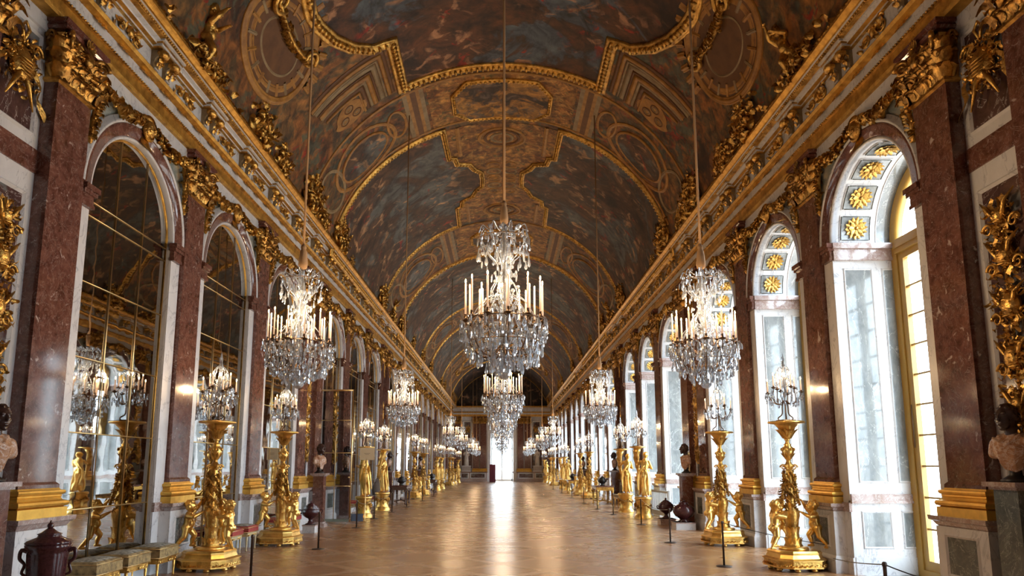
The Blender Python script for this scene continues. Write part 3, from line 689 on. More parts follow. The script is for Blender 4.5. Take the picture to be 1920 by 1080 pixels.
# ---- entablature (trim), one run per side + across the far wall
prof = [(5.42, 6.88), (5.23, 6.88), (5.215, 6.93), (5.20, 7.06), (5.17, 7.07), (5.17, 7.10), (5.185, 7.10), (5.185, 7.27), (5.15, 7.285), (5.10, 7.30), (5.075, 7.345), (5.10, 7.38), (5.15, 7.40), (5.17, 7.41), (5.17, 7.70),
        (5.12, 7.705), (5.12, 7.735), (5.06, 7.75), (5.06, 7.78), (5.0, 7.79), (5.0, 7.815), (4.93, 7.83), (4.90, 7.86), (4.875, 7.865), (4.85, 7.87), (4.82, 7.90), (4.785, 7.925), (4.78, 7.96), (4.96, 8.03)]
pm = [0, 0, 0, 1, 1, 1, 2, 0, 0, 0, 0, 0, 0, 2, 1, 2, 0, 2, 2, 2, 1, 0, 2, 0, 0, 0, 0, 1]
def entablature(side):
    mb = MB(); mb.extY([(side * x, z) for x, z in prof], YN, YF, pm)
    # beads, hanging leaf pairs on the marble strip, leaf cresting above the cornice
    y = 6.4; k = 0; rng = random.Random(3)
    while y < YF - 0.3:
        for dy in (-0.07, 0.07):
            for q in range(3): mb.leaf((side * 5.155, y + dy + (q - 1) * 0.03, 7.29), (-side * 0.1, (q - 1) * 0.4, -1), (-side, 0, 0), 0.14 if y < 35 else 0.12, 0.05, 0.6, 1, 3, False)
        y += 0.57
    y = 7.0; near_ = True
    while y < 40:
        mb.leaf((side * 4.86, y, 7.99), (-side * 0.5, rng.uniform(-0.4, 0.4), 1), (-side, 0, 0), 0.13, 0.09, 1.0, 1, 3); y += 0.075 if y < 22 else 0.15
    y = 7.2
    while y < 30:
        mb.ell((side * 5.16, y, 7.085), (0.014, 0.02, 0.014), 5, 4, 1); mb.ell((side * 4.905, y, 7.835), (0.02, 0.022, 0.02), 5, 4, 1); y += 0.055 if y < 16 else 0.11
    return mb
me_names = ['gold', 'gold_carved', 'white_marble', 'trompe_cream']
trims = {}
for side, nm, lab in ((-1, 'trim_1', 'gilt and marble cornice above the mirrored wall'), (1, 'trim_2', 'gilt and marble cornice above the window wall')):
    trims[side] = tag(entablature(side).obj(nm, me_names), lab, kind='structure')
def console_mb():      # local: x toward hall is -x from the frieze plane at 0 ; two brackets and the block above
    mb = MB(); rng = random.Random(8)
    for s in (-1, 1):
        y = s * 0.17
        pr = [(0.0, 7.42), (-0.05, 7.43), (-0.045, 7.5), (-0.07, 7.57), (-0.13, 7.62), (-0.16, 7.68), (-0.15, 7.72), (0, 7.72)]
        n = len(pr); v = [(x, y - 0.075, z) for x, z in pr] + [(x, y + 0.075, z) for x, z in pr]
        mb.add(v, [(i, i + 1, n + i + 1, n + i) for i in range(n - 1)] + [tuple(range(n - 1, -1, -1)), tuple(range(n, 2 * n))], 2)
        scroll(mb, (-0.13, y, 7.645), (0, 0, 1), (-1, 0, 0), 0.065, 1.4, 0.03, 0, 16); mb.ell((-0.14, y, 7.655), (0.09, 0.10, 0.075), 12, 8, 0); [mb.leaf((-0.13, y + 0.06 * math.cos(q), 7.65 + 0.04 * math.sin(q)), (-0.35, math.cos(q), math.sin(q)), (-1, 0, 0), 0.09, 0.055, 0.8, 0, 3) for q in [i * PI / 5 for i in range(10)]]
        for k in range(9): mb.leaf((-0.05 - rng.uniform(0, 0.06), y + rng.uniform(-0.06, 0.06), 7.44 + k * 0.025), (-0.3, rng.uniform(-0.4, 0.4), 1), (-1, 0, 0), 0.12, 0.07, 1.1, 0, 3)
        mb.box(-0.06, 0.0, y - 0.05, y + 0.05, 7.42, 7.44, 1)
    # cornice block breaking forward
    for z0, z1, x, hy, m in ((7.70, 7.725, -0.17, 0.30, 0), (7.725, 7.76, -0.19, 0.31, 1), (7.76, 7.79, -0.20, 0.32, 3), (7.79, 7.82, -0.235, 0.335, 1), (7.82, 7.845, -0.25, 0.35, 0)): mb.box(x, 0.0, -hy, hy, z0, z1, m)
    return mb
def relief_mb(seed):
    mb = MB(); rng = random.Random(seed)
    for k in range(22):
        y = rng.gauss(0, 0.14); z = 7.55 + rng.uniform(-0.1, 0.1); a = rng.uniform(0, 6.3)
        mb.leaf((-0.01, y, z), (-0.2, math.cos(a), math.sin(a)), (-1, 0, 0), 0.13, 0.07, 0.8, 0, 3)
    for s in (-1, 1): scroll(mb, (-0.02, s * 0.2, 7.54), (0, 1, 0), (0, 0, 1), 0.09, 1.5, 0.022, 0, 14, s)
    mb.ell((-0.03, 0, 7.57), (0.05, 0.06, 0.08), 8, 6, 0)
    return mb
me_con = console_mb().mesh('console_block', ['gold_carved', 'white_marble', 'trompe_cream', 'gold_old']); me_rel = relief_mb(2).mesh('frieze_relief', 'gold_carved')
for side in (-1, 1):
    y = 7.9; k = 0
    ys = []
    for g0 in (7.89, 19.74, 31.59, 43.4, 55.25):
        for q in range(7): ys.append(g0 + q * 1.712)
    ys += [6.3, 67.1, 68.8, 70.5]
    for yy in ys:
        mobj('console_block', me_con, trims[side], (side * 5.17, yy, 0), (0, 0, 0 if side > 0 else PI))
        mobj('frieze_relief', me_rel, trims[side], (side * 5.17, yy + 0.85, 0), (0, 0, 0 if side > 0 else PI))
# portions across the far wall
fe = MB(); o = len(fe.v)
v = []; 
for x in (-5.2, 5.2): v += [(x, YF - (5.42 - p) * 1.0, z) for p, z in prof]
n = len(prof); fe.add(v, [(i, n + i, n + i + 1, i + 1) for i in range(n - 1)], pm)
tag(fe.obj('trim_3', me_names), 'gilt cornice across the far end wall', kind='structure')
# ================================================================== VAULT
# arc-length parametrisation of the half ellipse: s = 0 at the crown, negative on the mirrored side
_T = [i * (PI / 2) / 400 for i in range(401)]; _S = [0.0]
for a, b in zip(_T, _T[1:]): _S.append(_S[-1] + math.hypot(VA * (math.sin(b) - math.sin(a)), VB * (math.cos(b) - math.cos(a))))
SM = _S[-1]
def t_of_s(s):
    s_ = min(abs(s), SM - 1e-6); lo = 0; hi = 400
    while hi - lo > 1:
        m = (lo + hi) // 2
        if _S[m] <= s_: lo = m
        else: hi = m
    t = _T[lo] + (_T[hi] - _T[lo]) * (s_ - _S[lo]) / (_S[hi] - _S[lo]); return math.copysign(t, s)
def s_of_x(x):
    t = math.asin(max(-1, min(1, abs(x) / VA))); i = t / (PI / 2) * 400; k = min(399, int(i)); return math.copysign(_S[k] + (_S[k + 1] - _S[k]) * (i - k), x)
def VP(s, Y, off=0.0):
    t = t_of_s(s); n = Vector((math.sin(t) / VA, 0, math.cos(t) / VB)).normalized()
    return Vector((VA * math.sin(t), Y, VZ + VB * math.cos(t))) - n * off
def VNn(s):
    t = t_of_s(s); return -Vector((math.sin(t) / VA, 0, math.cos(t) / VB)).normalized()
# ceiling ground
SV = s_of_x(VA * math.sqrt(1 - ((7.97 - VZ) / VB) ** 2))
mb = MB(); ns, Y0v, Y1v = 72, YN, YF; ny = 60
for i in range(ns + 1):
    s = -SV + 2 * SV * i / ns
    for k in range(ny + 1): mb.v.append(tuple(VP(s, Y0v + (Y1v - Y0v) * k / ny)))
for i in range(ns):
    for k in range(ny): a = i * (ny + 1) + k; mb.f.append((a, a + 1, a + ny + 2, a + ny + 1)); mb.m.append(0); mb.s.append(True)
ceil = tag(mb.obj('ceiling', 'vault_ground'), 'painted and gilded barrel vault', kind='structure')
tag(MB().box(-6.8, 6.8, YN - 0.4, YF + 0.4, 12.0, 12.1, 0).obj('sky_block_slab', 'white_marble'), kind='structure')  # unseen slab added above the vault to shut out sky light
def inpoly(p, poly):
    x, y = p; c = False; j = len(poly) - 1
    for i in range(len(poly)):
        xi, yi = poly[i]; xj, yj = poly[j]
        if (yi > y) != (yj > y) and x < (xj - xi) * (y - yi) / (yj - yi) + xi: c = not c
        j = i
    return c
def patch(poly, off, g=0.1):          # follow the vault inside a closed outline given in (s, Y)
    mb = MB(); s0 = min(p[0] for p in poly); s1 = max(p[0] for p in poly); y0 = min(p[1] for p in poly); y1 = max(p[1] for p in poly)
    a = max(1, int((s1 - s0) / g) + 1); b = max(1, int((y1 - y0) / g) + 1); idx = {}
    def vid(i, k):
        if (i, k) not in idx: idx[(i, k)] = len(mb.v); mb.v.append(tuple(VP(s0 + (s1 - s0) * i / a, y0 + (y1 - y0) * k / b, off)))
        return idx[(i, k)]
    for i in range(a):
        for k in range(b):
            if inpoly((s0 + (s1 - s0) * (i + 0.5) / a, y0 + (y1 - y0) * (k + 0.5) / b), poly):
                mb.f.append((vid(i, k), vid(i, k + 1), vid(i + 1, k + 1), vid(i + 1, k))); mb.m.append(0); mb.s.append(True)
    return mb
def fan(poly, off, m=0, rings=5):      # filled outline with clean edges, following the vault
    mb = MB(); n = len(poly); cx_ = sum(p[0] for p in poly) / n; cy_ = sum(p[1] for p in poly) / n
    mb.v.append(tuple(VP(cx_, cy_, off)))
    for r in range(1, rings + 1):
        for x, y in poly: mb.v.append(tuple(VP(cx_ + (x - cx_) * r / rings, cy_ + (y - cy_) * r / rings, off)))
    for k in range(n):
        k2 = (k + 1) % n; mb.f.append((0, 1 + k, 1 + k2))
        for r in range(rings - 1): a = 1 + r * n; mb.f.append((a + k, a + n + k, a + n + k2, a + k2))
    mb.m = [m] * len(mb.f); mb.s = [True] * len(mb.f); return mb
def dens(poly, closed=True, step=0.22):
    out = []; n = len(poly)
    for i in range(n if closed else n - 1):
        a, b = poly[i], poly[(i + 1) % n]; L = math.hypot(b[0] - a[0], b[1] - a[1]); k = max(1, int(L / step))
        out += [(a[0] + (b[0] - a[0]) * j / k, a[1] + (b[1] - a[1]) * j / k) for j in range(k)]
    if not closed: out.append(poly[-1])
    return out
def vframe(poly, w, h, closed=True, eggs=0.13, prof=None, mats=0, flipeggs=False):
    P = dens(poly, closed); n = len(P); mb = MB(); off2 = []
    for i in range(n):
        if closed: a, b, c = P[i - 1], P[i], P[(i + 1) % n]
        else: a, b, c = P[max(0, i - 1)], P[i], P[min(n - 1, i + 1)]
        d1 = Vector((b[0] - a[0], b[1] - a[1])); d2 = Vector((c[0] - b[0], c[1] - b[1]))
        if d1.length < 1e-6: d1 = d2
        if d2.length < 1e-6: d2 = d1
        d1.normalize(); d2.normalize(); n1 = Vector((-d1.y, d1.x)); n2 = Vector((-d2.y, d2.x)); m = n1 + n2
        m = m.normalized() if m.length > 1e-4 else n1; k = 1 / max(0.45, m.dot(n1)); off2.append(m * k)
    prof = prof or [(-0.5, 0.0), (-0.5, 0.55), (-0.38, 0.75), (-0.25, 0.6), (-0.18, 0.62), (0.0, 1.0), (0.18, 0.8), (0.26, 0.45), (0.36, 0.5), (0.5, 0.42), (0.5, 0.0)]
    for i in range(n):
        for d, o in prof: mb.v.append(tuple(VP(P[i][0] + off2[i].x * d * w, P[i][1] + off2[i].y * d * w, o * h)))
    k = len(prof)
    for i in range(n if closed else n - 1):
        i2 = (i + 1) % n
        for j in range(k - 1): mb.f.append((i * k + j, i * k + j + 1, i2 * k + j + 1, i2 * k + j)); mb.m.append(mats); mb.s.append(True)
    if eggs:
        Q = dens(poly, closed, eggs)
        for i in range(0, len(Q)):
            q2 = Q[(i + 1) % len(Q)]; dr = Vector((q2[0] - Q[i][0], q2[1] - Q[i][1])); 
            if dr.length < 1e-5: continue
            dr.normalize(); nn = Vector((-dr.y, dr.x)); c = VP(Q[i][0], Q[i][1], h * 0.85); e1 = (VP(Q[i][0] + nn.x * 0.05, Q[i][1] + nn.y * 0.05, h * 0.85) - c).normalized(); N_ = VNn(Q[i][0]); e2 = e1.cross(N_)
            R = Matrix((e1, e2, N_)).transposed(); mb.ell(c, (w * 0.26, eggs * 0.30, h * 0.5), 6, 4, mats, R=R)
    return mb
X2S = lambda pts: [(s_of_x(x), y) for x, y in pts]
def mirror_x(pts): return [(-x, y) for x, y in pts][::-1]
# --- the great central pictures (frame A, its far twin and the one over the near end)
def poly_A(c, flipy=1):
    h = [(2.54, 4.12), (2.52, 2.2), (2.95, 2.08), (3.3, 1.62), (3.55, 1.0), (3.68, 0.4), (3.72, 0.0)]
    q = h + [(x, -y) for x, y in h[::-1][1:]]
    pts = q + [(-x, y) for x, y in q[::-1]]
    return X2S([(x, c + y) for x, y in pts])
def picture(poly, paint, label, w, h, eggs, group=None, off=0.03, g=0.1, fm='gold_carved', name='vault_painting'):
    t = patch(poly, off, g).obj(name, paint); tag(t, label, 'painting', group)
    vframe(poly, w, h, True, eggs).obj('gilt_frame', fm, t); return t
picture(poly_A(12.18), 'paint_sky', 'large cross shaped vault painting in a beaded gilt frame, over the centre of the hall', 0.30, 0.13, 0.14)
picture(poly_A(61.2), 'paint_dark', 'large cross shaped vault painting near the far end of the hall', 0.30, 0.13, 0.3)
# --- lateral pictures
def poly_L(y0, y1):
    c = (y0 + y1) / 2; hy = (y1 - y0) / 2
    p = [(-4.965, hy), (-4.3, hy), (-3.2, hy), (-1.77, hy), (-1.73, hy - 1.9), (-1.55, hy - 2.0), (-1.5, hy - 2.45), (-1.1, hy - 2.7), (-0.95, hy - 3.15), (-0.72, hy - 3.5), (-0.7, 0)]
    q = p + [(x, -y) for x, y in p[::-1][1:]]
    return X2S([(x, c + y) for x, y in q])
k = 0
for (y0, y1, mt) in ((19.25, 27.35, 'paint_smoke'), (46.1, 54.1, 'paint_smoke')):
    P = poly_L(y0, y1)
    for sd, w_ in ((1, 'mirrored'), (-1, 'window')):
        poly = P if sd == 1 else [(-a, b) for a, b in P][::-1]
        picture(poly, mt, 'smoky vault painting in stepped gilt frame above the %s wall, %s' % (w_, 'nearer one' if y0 < 30 else 'far half'), 0.2, 0.09, 0.11 if y0 < 30 else 0.25, fm='gold_carved')
# centre picture across the vault
C_ = X2S([(-4.965, 32.1), (4.965, 32.1), (4.965, 41.3), (-4.965, 41.3)])
picture(C_, 'paint_smoke', 'broad vault painting spanning the full arch at mid hall', 0.26, 0.1, 0.2)
P = X2S([(-4.72, 65.6), (4.72, 65.6), (4.72, 73.9), (-4.72, 73.9)]); picture(P, 'paint_dark', 'dark vault painting next to the far end wall', 0.22, 0.08, None)
# --- transverse bands with medallions
def ell_poly(cx, cy_, rs, ry, n=28): s0 = s_of_x(cx); return [(s0 + rs * math.cos(2 * PI * i / n), cy_ + ry * math.sin(2 * PI * i / n)) for i in range(n)]
bands = [(16.55, 19.1), (27.55, 31.95), (41.5, 45.9), (54.3, 57.0)]
for bi, (y0, y1) in enumerate(bands):
    c = (y0 + y1) / 2; eg = 0.12 if bi == 0 else (0.2 if bi == 1 else None); hy = (y1 - y0) / 2
    sfx = ('after the great painting', 'before the mid painting', 'after the mid painting', 'far part')[bi]
    oc = [(-1.35, -0.45), (-0.95, -0.98), (0.95, -0.98), (1.35, -0.45), (1.35, 0.45), (0.95, 0.98), (-0.95, 0.98), (-1.35, 0.45)]
    cc = c if bi else 17.98
    picture([(a, cc + b) for a, b in oc], 'paint_warm', 'octagonal medallion with gilt frame on the crown of the vault, %s' % sfx, 0.16, 0.08, eg, 'octagon medallions on the vault crown', 0.04, 0.08, name='vault_medallion')
    for sd, w_ in ((-1, 'mirrored'), (1, 'window')):
        picture(ell_poly(sd * 3.85, c + 0.2, 0.85, hy * 0.55), 'paint_smoke', 'oval medallion low on the vault above the %s wall, %s' % (w_, sfx), 0.10, 0.05, None, 'oval medallions of the vault', 0.03, 0.08, 'trompe_gold', name='vault_medallion')
    fl = MB()
    for ss in (s_of_x(-2.35), s_of_x(2.35)):
        for q, (w, m) in enumerate(((0.30, 1), (0.18, 0), (0.08, 2))):
            fl.merge(_m := patch([(ss - w, y0), (ss + w, y0), (ss + w, y1), (ss - w, y1)], 0.012 + 0.006 * q, 0.14)); fl.m[-len(_m.f):] = [m] * len(_m.f)
    fl.merge(vframe([(s_of_x(-4.8), y0 + 0.1), (s_of_x(4.8), y0 + 0.1)], 0.1, 0.04, False, None, mats=0)); fl.merge(vframe([(s_of_x(-4.8), y1 - 0.1), (s_of_x(4.8), y1 - 0.1)], 0.1, 0.04, False, None, mats=0))
    for sd in (-1, 1):   # painted scrolls around the ovals
        fl.merge(vframe(ell_poly(sd * 3.85, c + 0.2, 1.15, hy * 0.8), 0.12, 0.03, True, None, mats=0)); fl.merge(vframe(ell_poly(sd * 4.6, c, 0.5, hy * 0.7), 0.1, 0.03, True, None, mats=1))
        fl.merge(vframe(ell_poly(sd * 2.9, c, 0.28, hy * 0.5), 0.08, 0.03, True, None, mats=0))
    fl.obj('painted_band', ['trompe_gold', 'trompe_cream', 'trompe_brown'], ceil)
    patch(X2S([(-2.0, y0 + 0.15), (2.0, y0 + 0.15), (2.0, y1 - 0.15), (-2.0, y1 - 0.15)]), 0.008, 0.15).obj('crown_panel', 'ochre_paint', ceil)
# --- crown strip between the lateral pictures
for y0, y1 in ((19.3, 27.3), (46.1, 54.1)):
    patch(X2S([(-1.7, y0), (1.7, y0), (1.7, y1), (-1.7, y1)]), 0.008, 0.15).obj('crown_panel', 'ochre_paint', ceil)
    fl = MB(); c = (y0 + y1) / 2
    for r, m in ((0.62, 0), (0.46, 2), (0.28, 1)):
        for yy in (y0 + 0.95, y1 - 0.95): fl.merge(vframe(ell_poly(0, yy, r * 1.15, r), 0.10, 0.04, True, None, mats=m))
    for s_ in (-1, 1):
        for q in range(3):
            for yy in (c - 0.6, c + 0.6): fl.merge(vframe(ell_poly(s_ * 0.28, yy + (q - 1) * 0.5, 0.22, 0.2), 0.07, 0.03, True, None, mats=1 if q == 1 else 0))
        fl.merge(vframe([(s_ * s_of_x(1.35), y0), (s_ * s_of_x(1.35), y0 + 1.9)], 0.14, 0.04, False, None, mats=0)); fl.merge(vframe([(s_ * s_of_x(1.35), y1 - 1.9), (s_ * s_of_x(1.35), y1)], 0.14, 0.04, False, None, mats=0))
    fl.obj('painted_band', ['trompe_gold', 'trompe_cream', 'trompe_brown'], ceil)
# --- illusionist architecture beside the great picture
for ci in (12.18, 61.2):
  for sd in (-1, 1):
    fl = MB(); 
    def lay(pts, off, m, g=0.09):
        p = patch([(sd * s_of_x(x), ci + (y if ci < 30 else -y)) for x, y in pts], off, g); fl.merge(p); fl.m[-len(p.f):] = [m] * len(p.f)
    flat = lambda o: [(-0.5, 0.0), (-0.5, o), (0.5, o), (0.5, 0.0)]
    sgn = 1 if ci < 30 else -1
    def line(pts, w, o, m, closed=False): fl.merge(vframe([(sd * s_of_x(x), ci + sgn * y) for x, y in pts], w, 1.0, closed, None, prof=flat(o), mats=m))
    for q, (w, m, o) in enumerate(((0.12, 2, 0.012), (0.10, 0, 0.03), (0.05, 1, 0.02), (0.13, 1, 0.012), (0.05, 2, 0.02), (0.13, 0, 0.03), (0.09, 1, 0.015), (0.12, 2, 0.012), (0.06, 0, 0.03))):
        d_ = 0.06 + q * 0.115; line([(2.72 + d_ * 0.75, 4.1), (2.72 + d_ * 0.75, 2.30 + d_), (4.35 - q * 0.02, 2.30 + d_ - 0.1)], w, o, m)
    c0 = (s_of_x(3.75), 3.72)
    fl.merge(fan([(sd * (c0[0] + 0.46 * math.cos(a) * (1.25 if math.sin(a) > 0 else 1)), ci + sgn * (c0[1] + 0.42 * math.sin(a))) for a in [i * PI / 14 for i in range(28)]], 0.012, 0))
    for (dx, dy) in ((0.0, -0.18), (0.22, 0.12), (-0.18, 0.14)):
        for rr, m in ((0.13, 2), (0.07, 1)): fl.merge(vframe([(sd * (c0[0] + dx + rr * math.cos(a)), ci + sgn * (c0[1] + dy + rr * math.sin(a))) for a in [i * PI / 8 for i in range(16)]], 0.035, 0.03, True, None, mats=m))
    # shell niche with scrolled gilt surround
    n0 = s_of_x(4.22) + 0.1
    el = lambda rs, ry: [(sd * (n0 + rs * math.cos(a)), ci + ry * math.sin(a)) for a in [i * PI / 20 for i in range(40)]]
    fl.merge(fan(el(0.92, 1.35), 0.012, 2)); fl.merge(vframe(el(0.92, 1.35), 0.16, 0.06, True, None, mats=0)); fl.merge(vframe(el(0.72, 1.1), 0.20, 0.02, True, None, mats=0)); fl.merge(vframe(el(0.45, 0.75), 0.05, 0.03, True, None, mats=1))
    for k in range(18):
        a = 2 * PI * k / 18; fl.merge(vframe([(sd * (n0 + 0.60 * math.cos(a)), ci + 0.93 * math.sin(a)), (sd * (n0 + 0.83 * math.cos(a)), ci + 1.24 * math.sin(a))], 0.07, 0.045, False, None, mats=1 if k % 2 else 0))
    for k in range(15):
        a = PI * 0.5 + PI * (k + 0.5) / 15; fl.merge(vframe([(sd * (n0 + 1.02 * math.cos(a)), ci + 1.45 * math.sin(a)), (sd * (n0 + 1.22 * math.cos(a)), ci + 1.75 * math.sin(a))], 0.16, 0.07, False, None, mats=0))
    fl.obj('painted_architecture', ['trompe_gold', 'trompe_cream', 'trompe_brown'], ceil)
    # gilt stucco volutes next to the frame
    vv = MB(); rng = random.Random(12)
    for yy in (-0.9, 0.9):
        s0 = sd * (s_of_x(3.72) + 0.45)
        c = VP(s0, ci + yy, 0.1); N_ = VNn(s0); e1 = Vector((0, 1, 0)); e2 = N_.cross(e1)
        scroll(vv, c, e1, e2, 0.22, 1.6, 0.06, 0, 22, 1 if yy > 0 else -1)
    pts = [VP(sd * (s_of_x(3.72) + 0.5 + 0.12 * math.sin(q * PI / 8)), ci - 0.9 + 1.8 * q / 8, 0.1) for q in range(9)]
    garland(vv, pts, 0.08, rng, 0, 20)
    tag(vv.obj('gilt_scroll', 'gold_carved'), 'gilt leafy scroll beside the great %s vault painting, %s wall side' % ('cross shaped' if ci < 30 else 'far', 'mirrored' if sd < 0 else 'window'), 'ornament')
# ================================================================== FIGURES
def putto_mb(arm=1, stride=1):
    # standing child, feet at z 0, facing +y, about 0.66 tall, arms raised forward
    mb = MB()
    chain(mb, [(0, 0, 0.285, 0.072), (0, 0.012, 0.345, 0.064), (0, 0.02, 0.41, 0.070), (0, 0.018, 0.455, 0.052)])
    mb.ell((0, 0.045, 0.33), (0.062, 0.052, 0.066), 12, 8); mb.ell((0.034, -0.035, 0.275), (0.046, 0.046, 0.05), 12, 8); mb.ell((-0.034, -0.035, 0.275), (0.046, 0.046, 0.05), 12, 8)
    chain(mb, [(0, 0.02, 0.46, 0.034), (0, 0.03, 0.50, 0.032)])
    hd = Vector((0.012, 0.045, 0.575))
    mb.ell(hd, (0.068, 0.075, 0.08), 14, 10); mb.ell(hd + Vector((0, 0.062, -0.022)), (0.045, 0.028, 0.04), 10, 7)
    mb.ell(hd + Vector((0, 0.092, -0.018)), (0.010, 0.014, 0.013), 8, 5); mb.ell(hd + Vector((0, 0.082, -0.042)), (0.018, 0.009, 0.006), 8, 5)
    for s in (-1, 1):
        mb.ell(hd + Vector((s * 0.03, 0.072, -0.028)), (0.022, 0.018, 0.02), 8, 6); mb.ell(hd + Vector((s * 0.07, 0.0, -0.015)), (0.01, 0.014, 0.019), 8, 5)
        mb.ell(hd + Vector((s * 0.024, 0.075, 0.004)), (0.010, 0.006, 0.006), 8, 5); mb.ell(hd + Vector((s * 0.024, 0.074, 0.018)), (0.017, 0.010, 0.006), 8, 5)
    rng = random.Random(2)
    for k in range(46):
        a = rng.uniform(0, 2 * PI); e_ = rng.uniform(0.05, 1.25); d = Vector((math.cos(a) * math.cos(e_), math.sin(a) * math.cos(e_), math.sin(e_)))
        if d.y > 0.55 and d.z < 0.5: continue
        mb.ell(hd + Vector((d.x * 0.068, d.y * 0.074 - 0.004, d.z * 0.08)), rng.uniform(0.014, 0.022), 7, 5)
    # legs
    s = stride
    chain(mb, [(0.04 * s, 0, 0.27, 0.052), (0.06 * s, 0.07, 0.165, 0.042), (0.055 * s, 0.07, 0.15, 0.036), (0.06 * s, 0.045, 0.10, 0.034), (0.06 * s, 0.03, 0.035, 0.021)])
    chain(mb, [(-0.04 * s, -0.01, 0.27, 0.052), (-0.06 * s, -0.03, 0.16, 0.042), (-0.06 * s, -0.045, 0.145, 0.036), (-0.07 * s, -0.10, 0.085, 0.033), (-0.08 * s, -0.15, 0.035, 0.020)])
    for fx, fy in ((0.06 * s, 0.03), (-0.08 * s, -0.15)):
        chain(mb, [(fx, fy - 0.015, 0.02, 0.019), (fx + 0.004, fy + 0.045, 0.014, 0.017)])
        for q in range(5): mb.ell((fx + (q - 2) * 0.009, fy + 0.064 - abs(q - 1) * 0.003, 0.009), 0.0075, 6, 4)
    def arm_(sx, el, ha):
        chain(mb, [(sx * 0.062, 0.02, 0.44, 0.036), (*el, 0.028), (el[0] * 0.7 + ha[0] * 0.3, el[1] * 0.7 + ha[1] * 0.3, el[2] * 0.7 + ha[2] * 0.3, 0.029), (*ha, 0.018)])
        h = Vector(ha); d = (h - Vector(el)).normalized(); sd = d.cross(Vector((0, 0, 1))).normalized(); up = sd.cross(d)
        p = h + d * 0.022; mb.ell(p, (0.018, 0.018, 0.014), 8, 5)
        for q in range(4):
            b0 = p + sd * (q - 1.5) * 0.010 + d * 0.010; chain(mb, [(*b0, 0.0062), (*(b0 + d * 0.018 - up * 0.002), 0.006), (*(b0 + d * 0.028 - up * 0.012), 0.005)])
        b0 = p + sd * 0.016 * sx; chain(mb, [(*b0, 0.0065), (*(b0 + sd * 0.010 * sx + d * 0.012 - up * 0.01), 0.0055)])
    arm_(arm, (arm * 0.10, 0.09, 0.52), (arm * 0.06, 0.17, 0.62))
    arm_(-arm, (-arm * 0.11, 0.11, 0.42), (-arm * 0.04, 0.20, 0.47))
    return mb
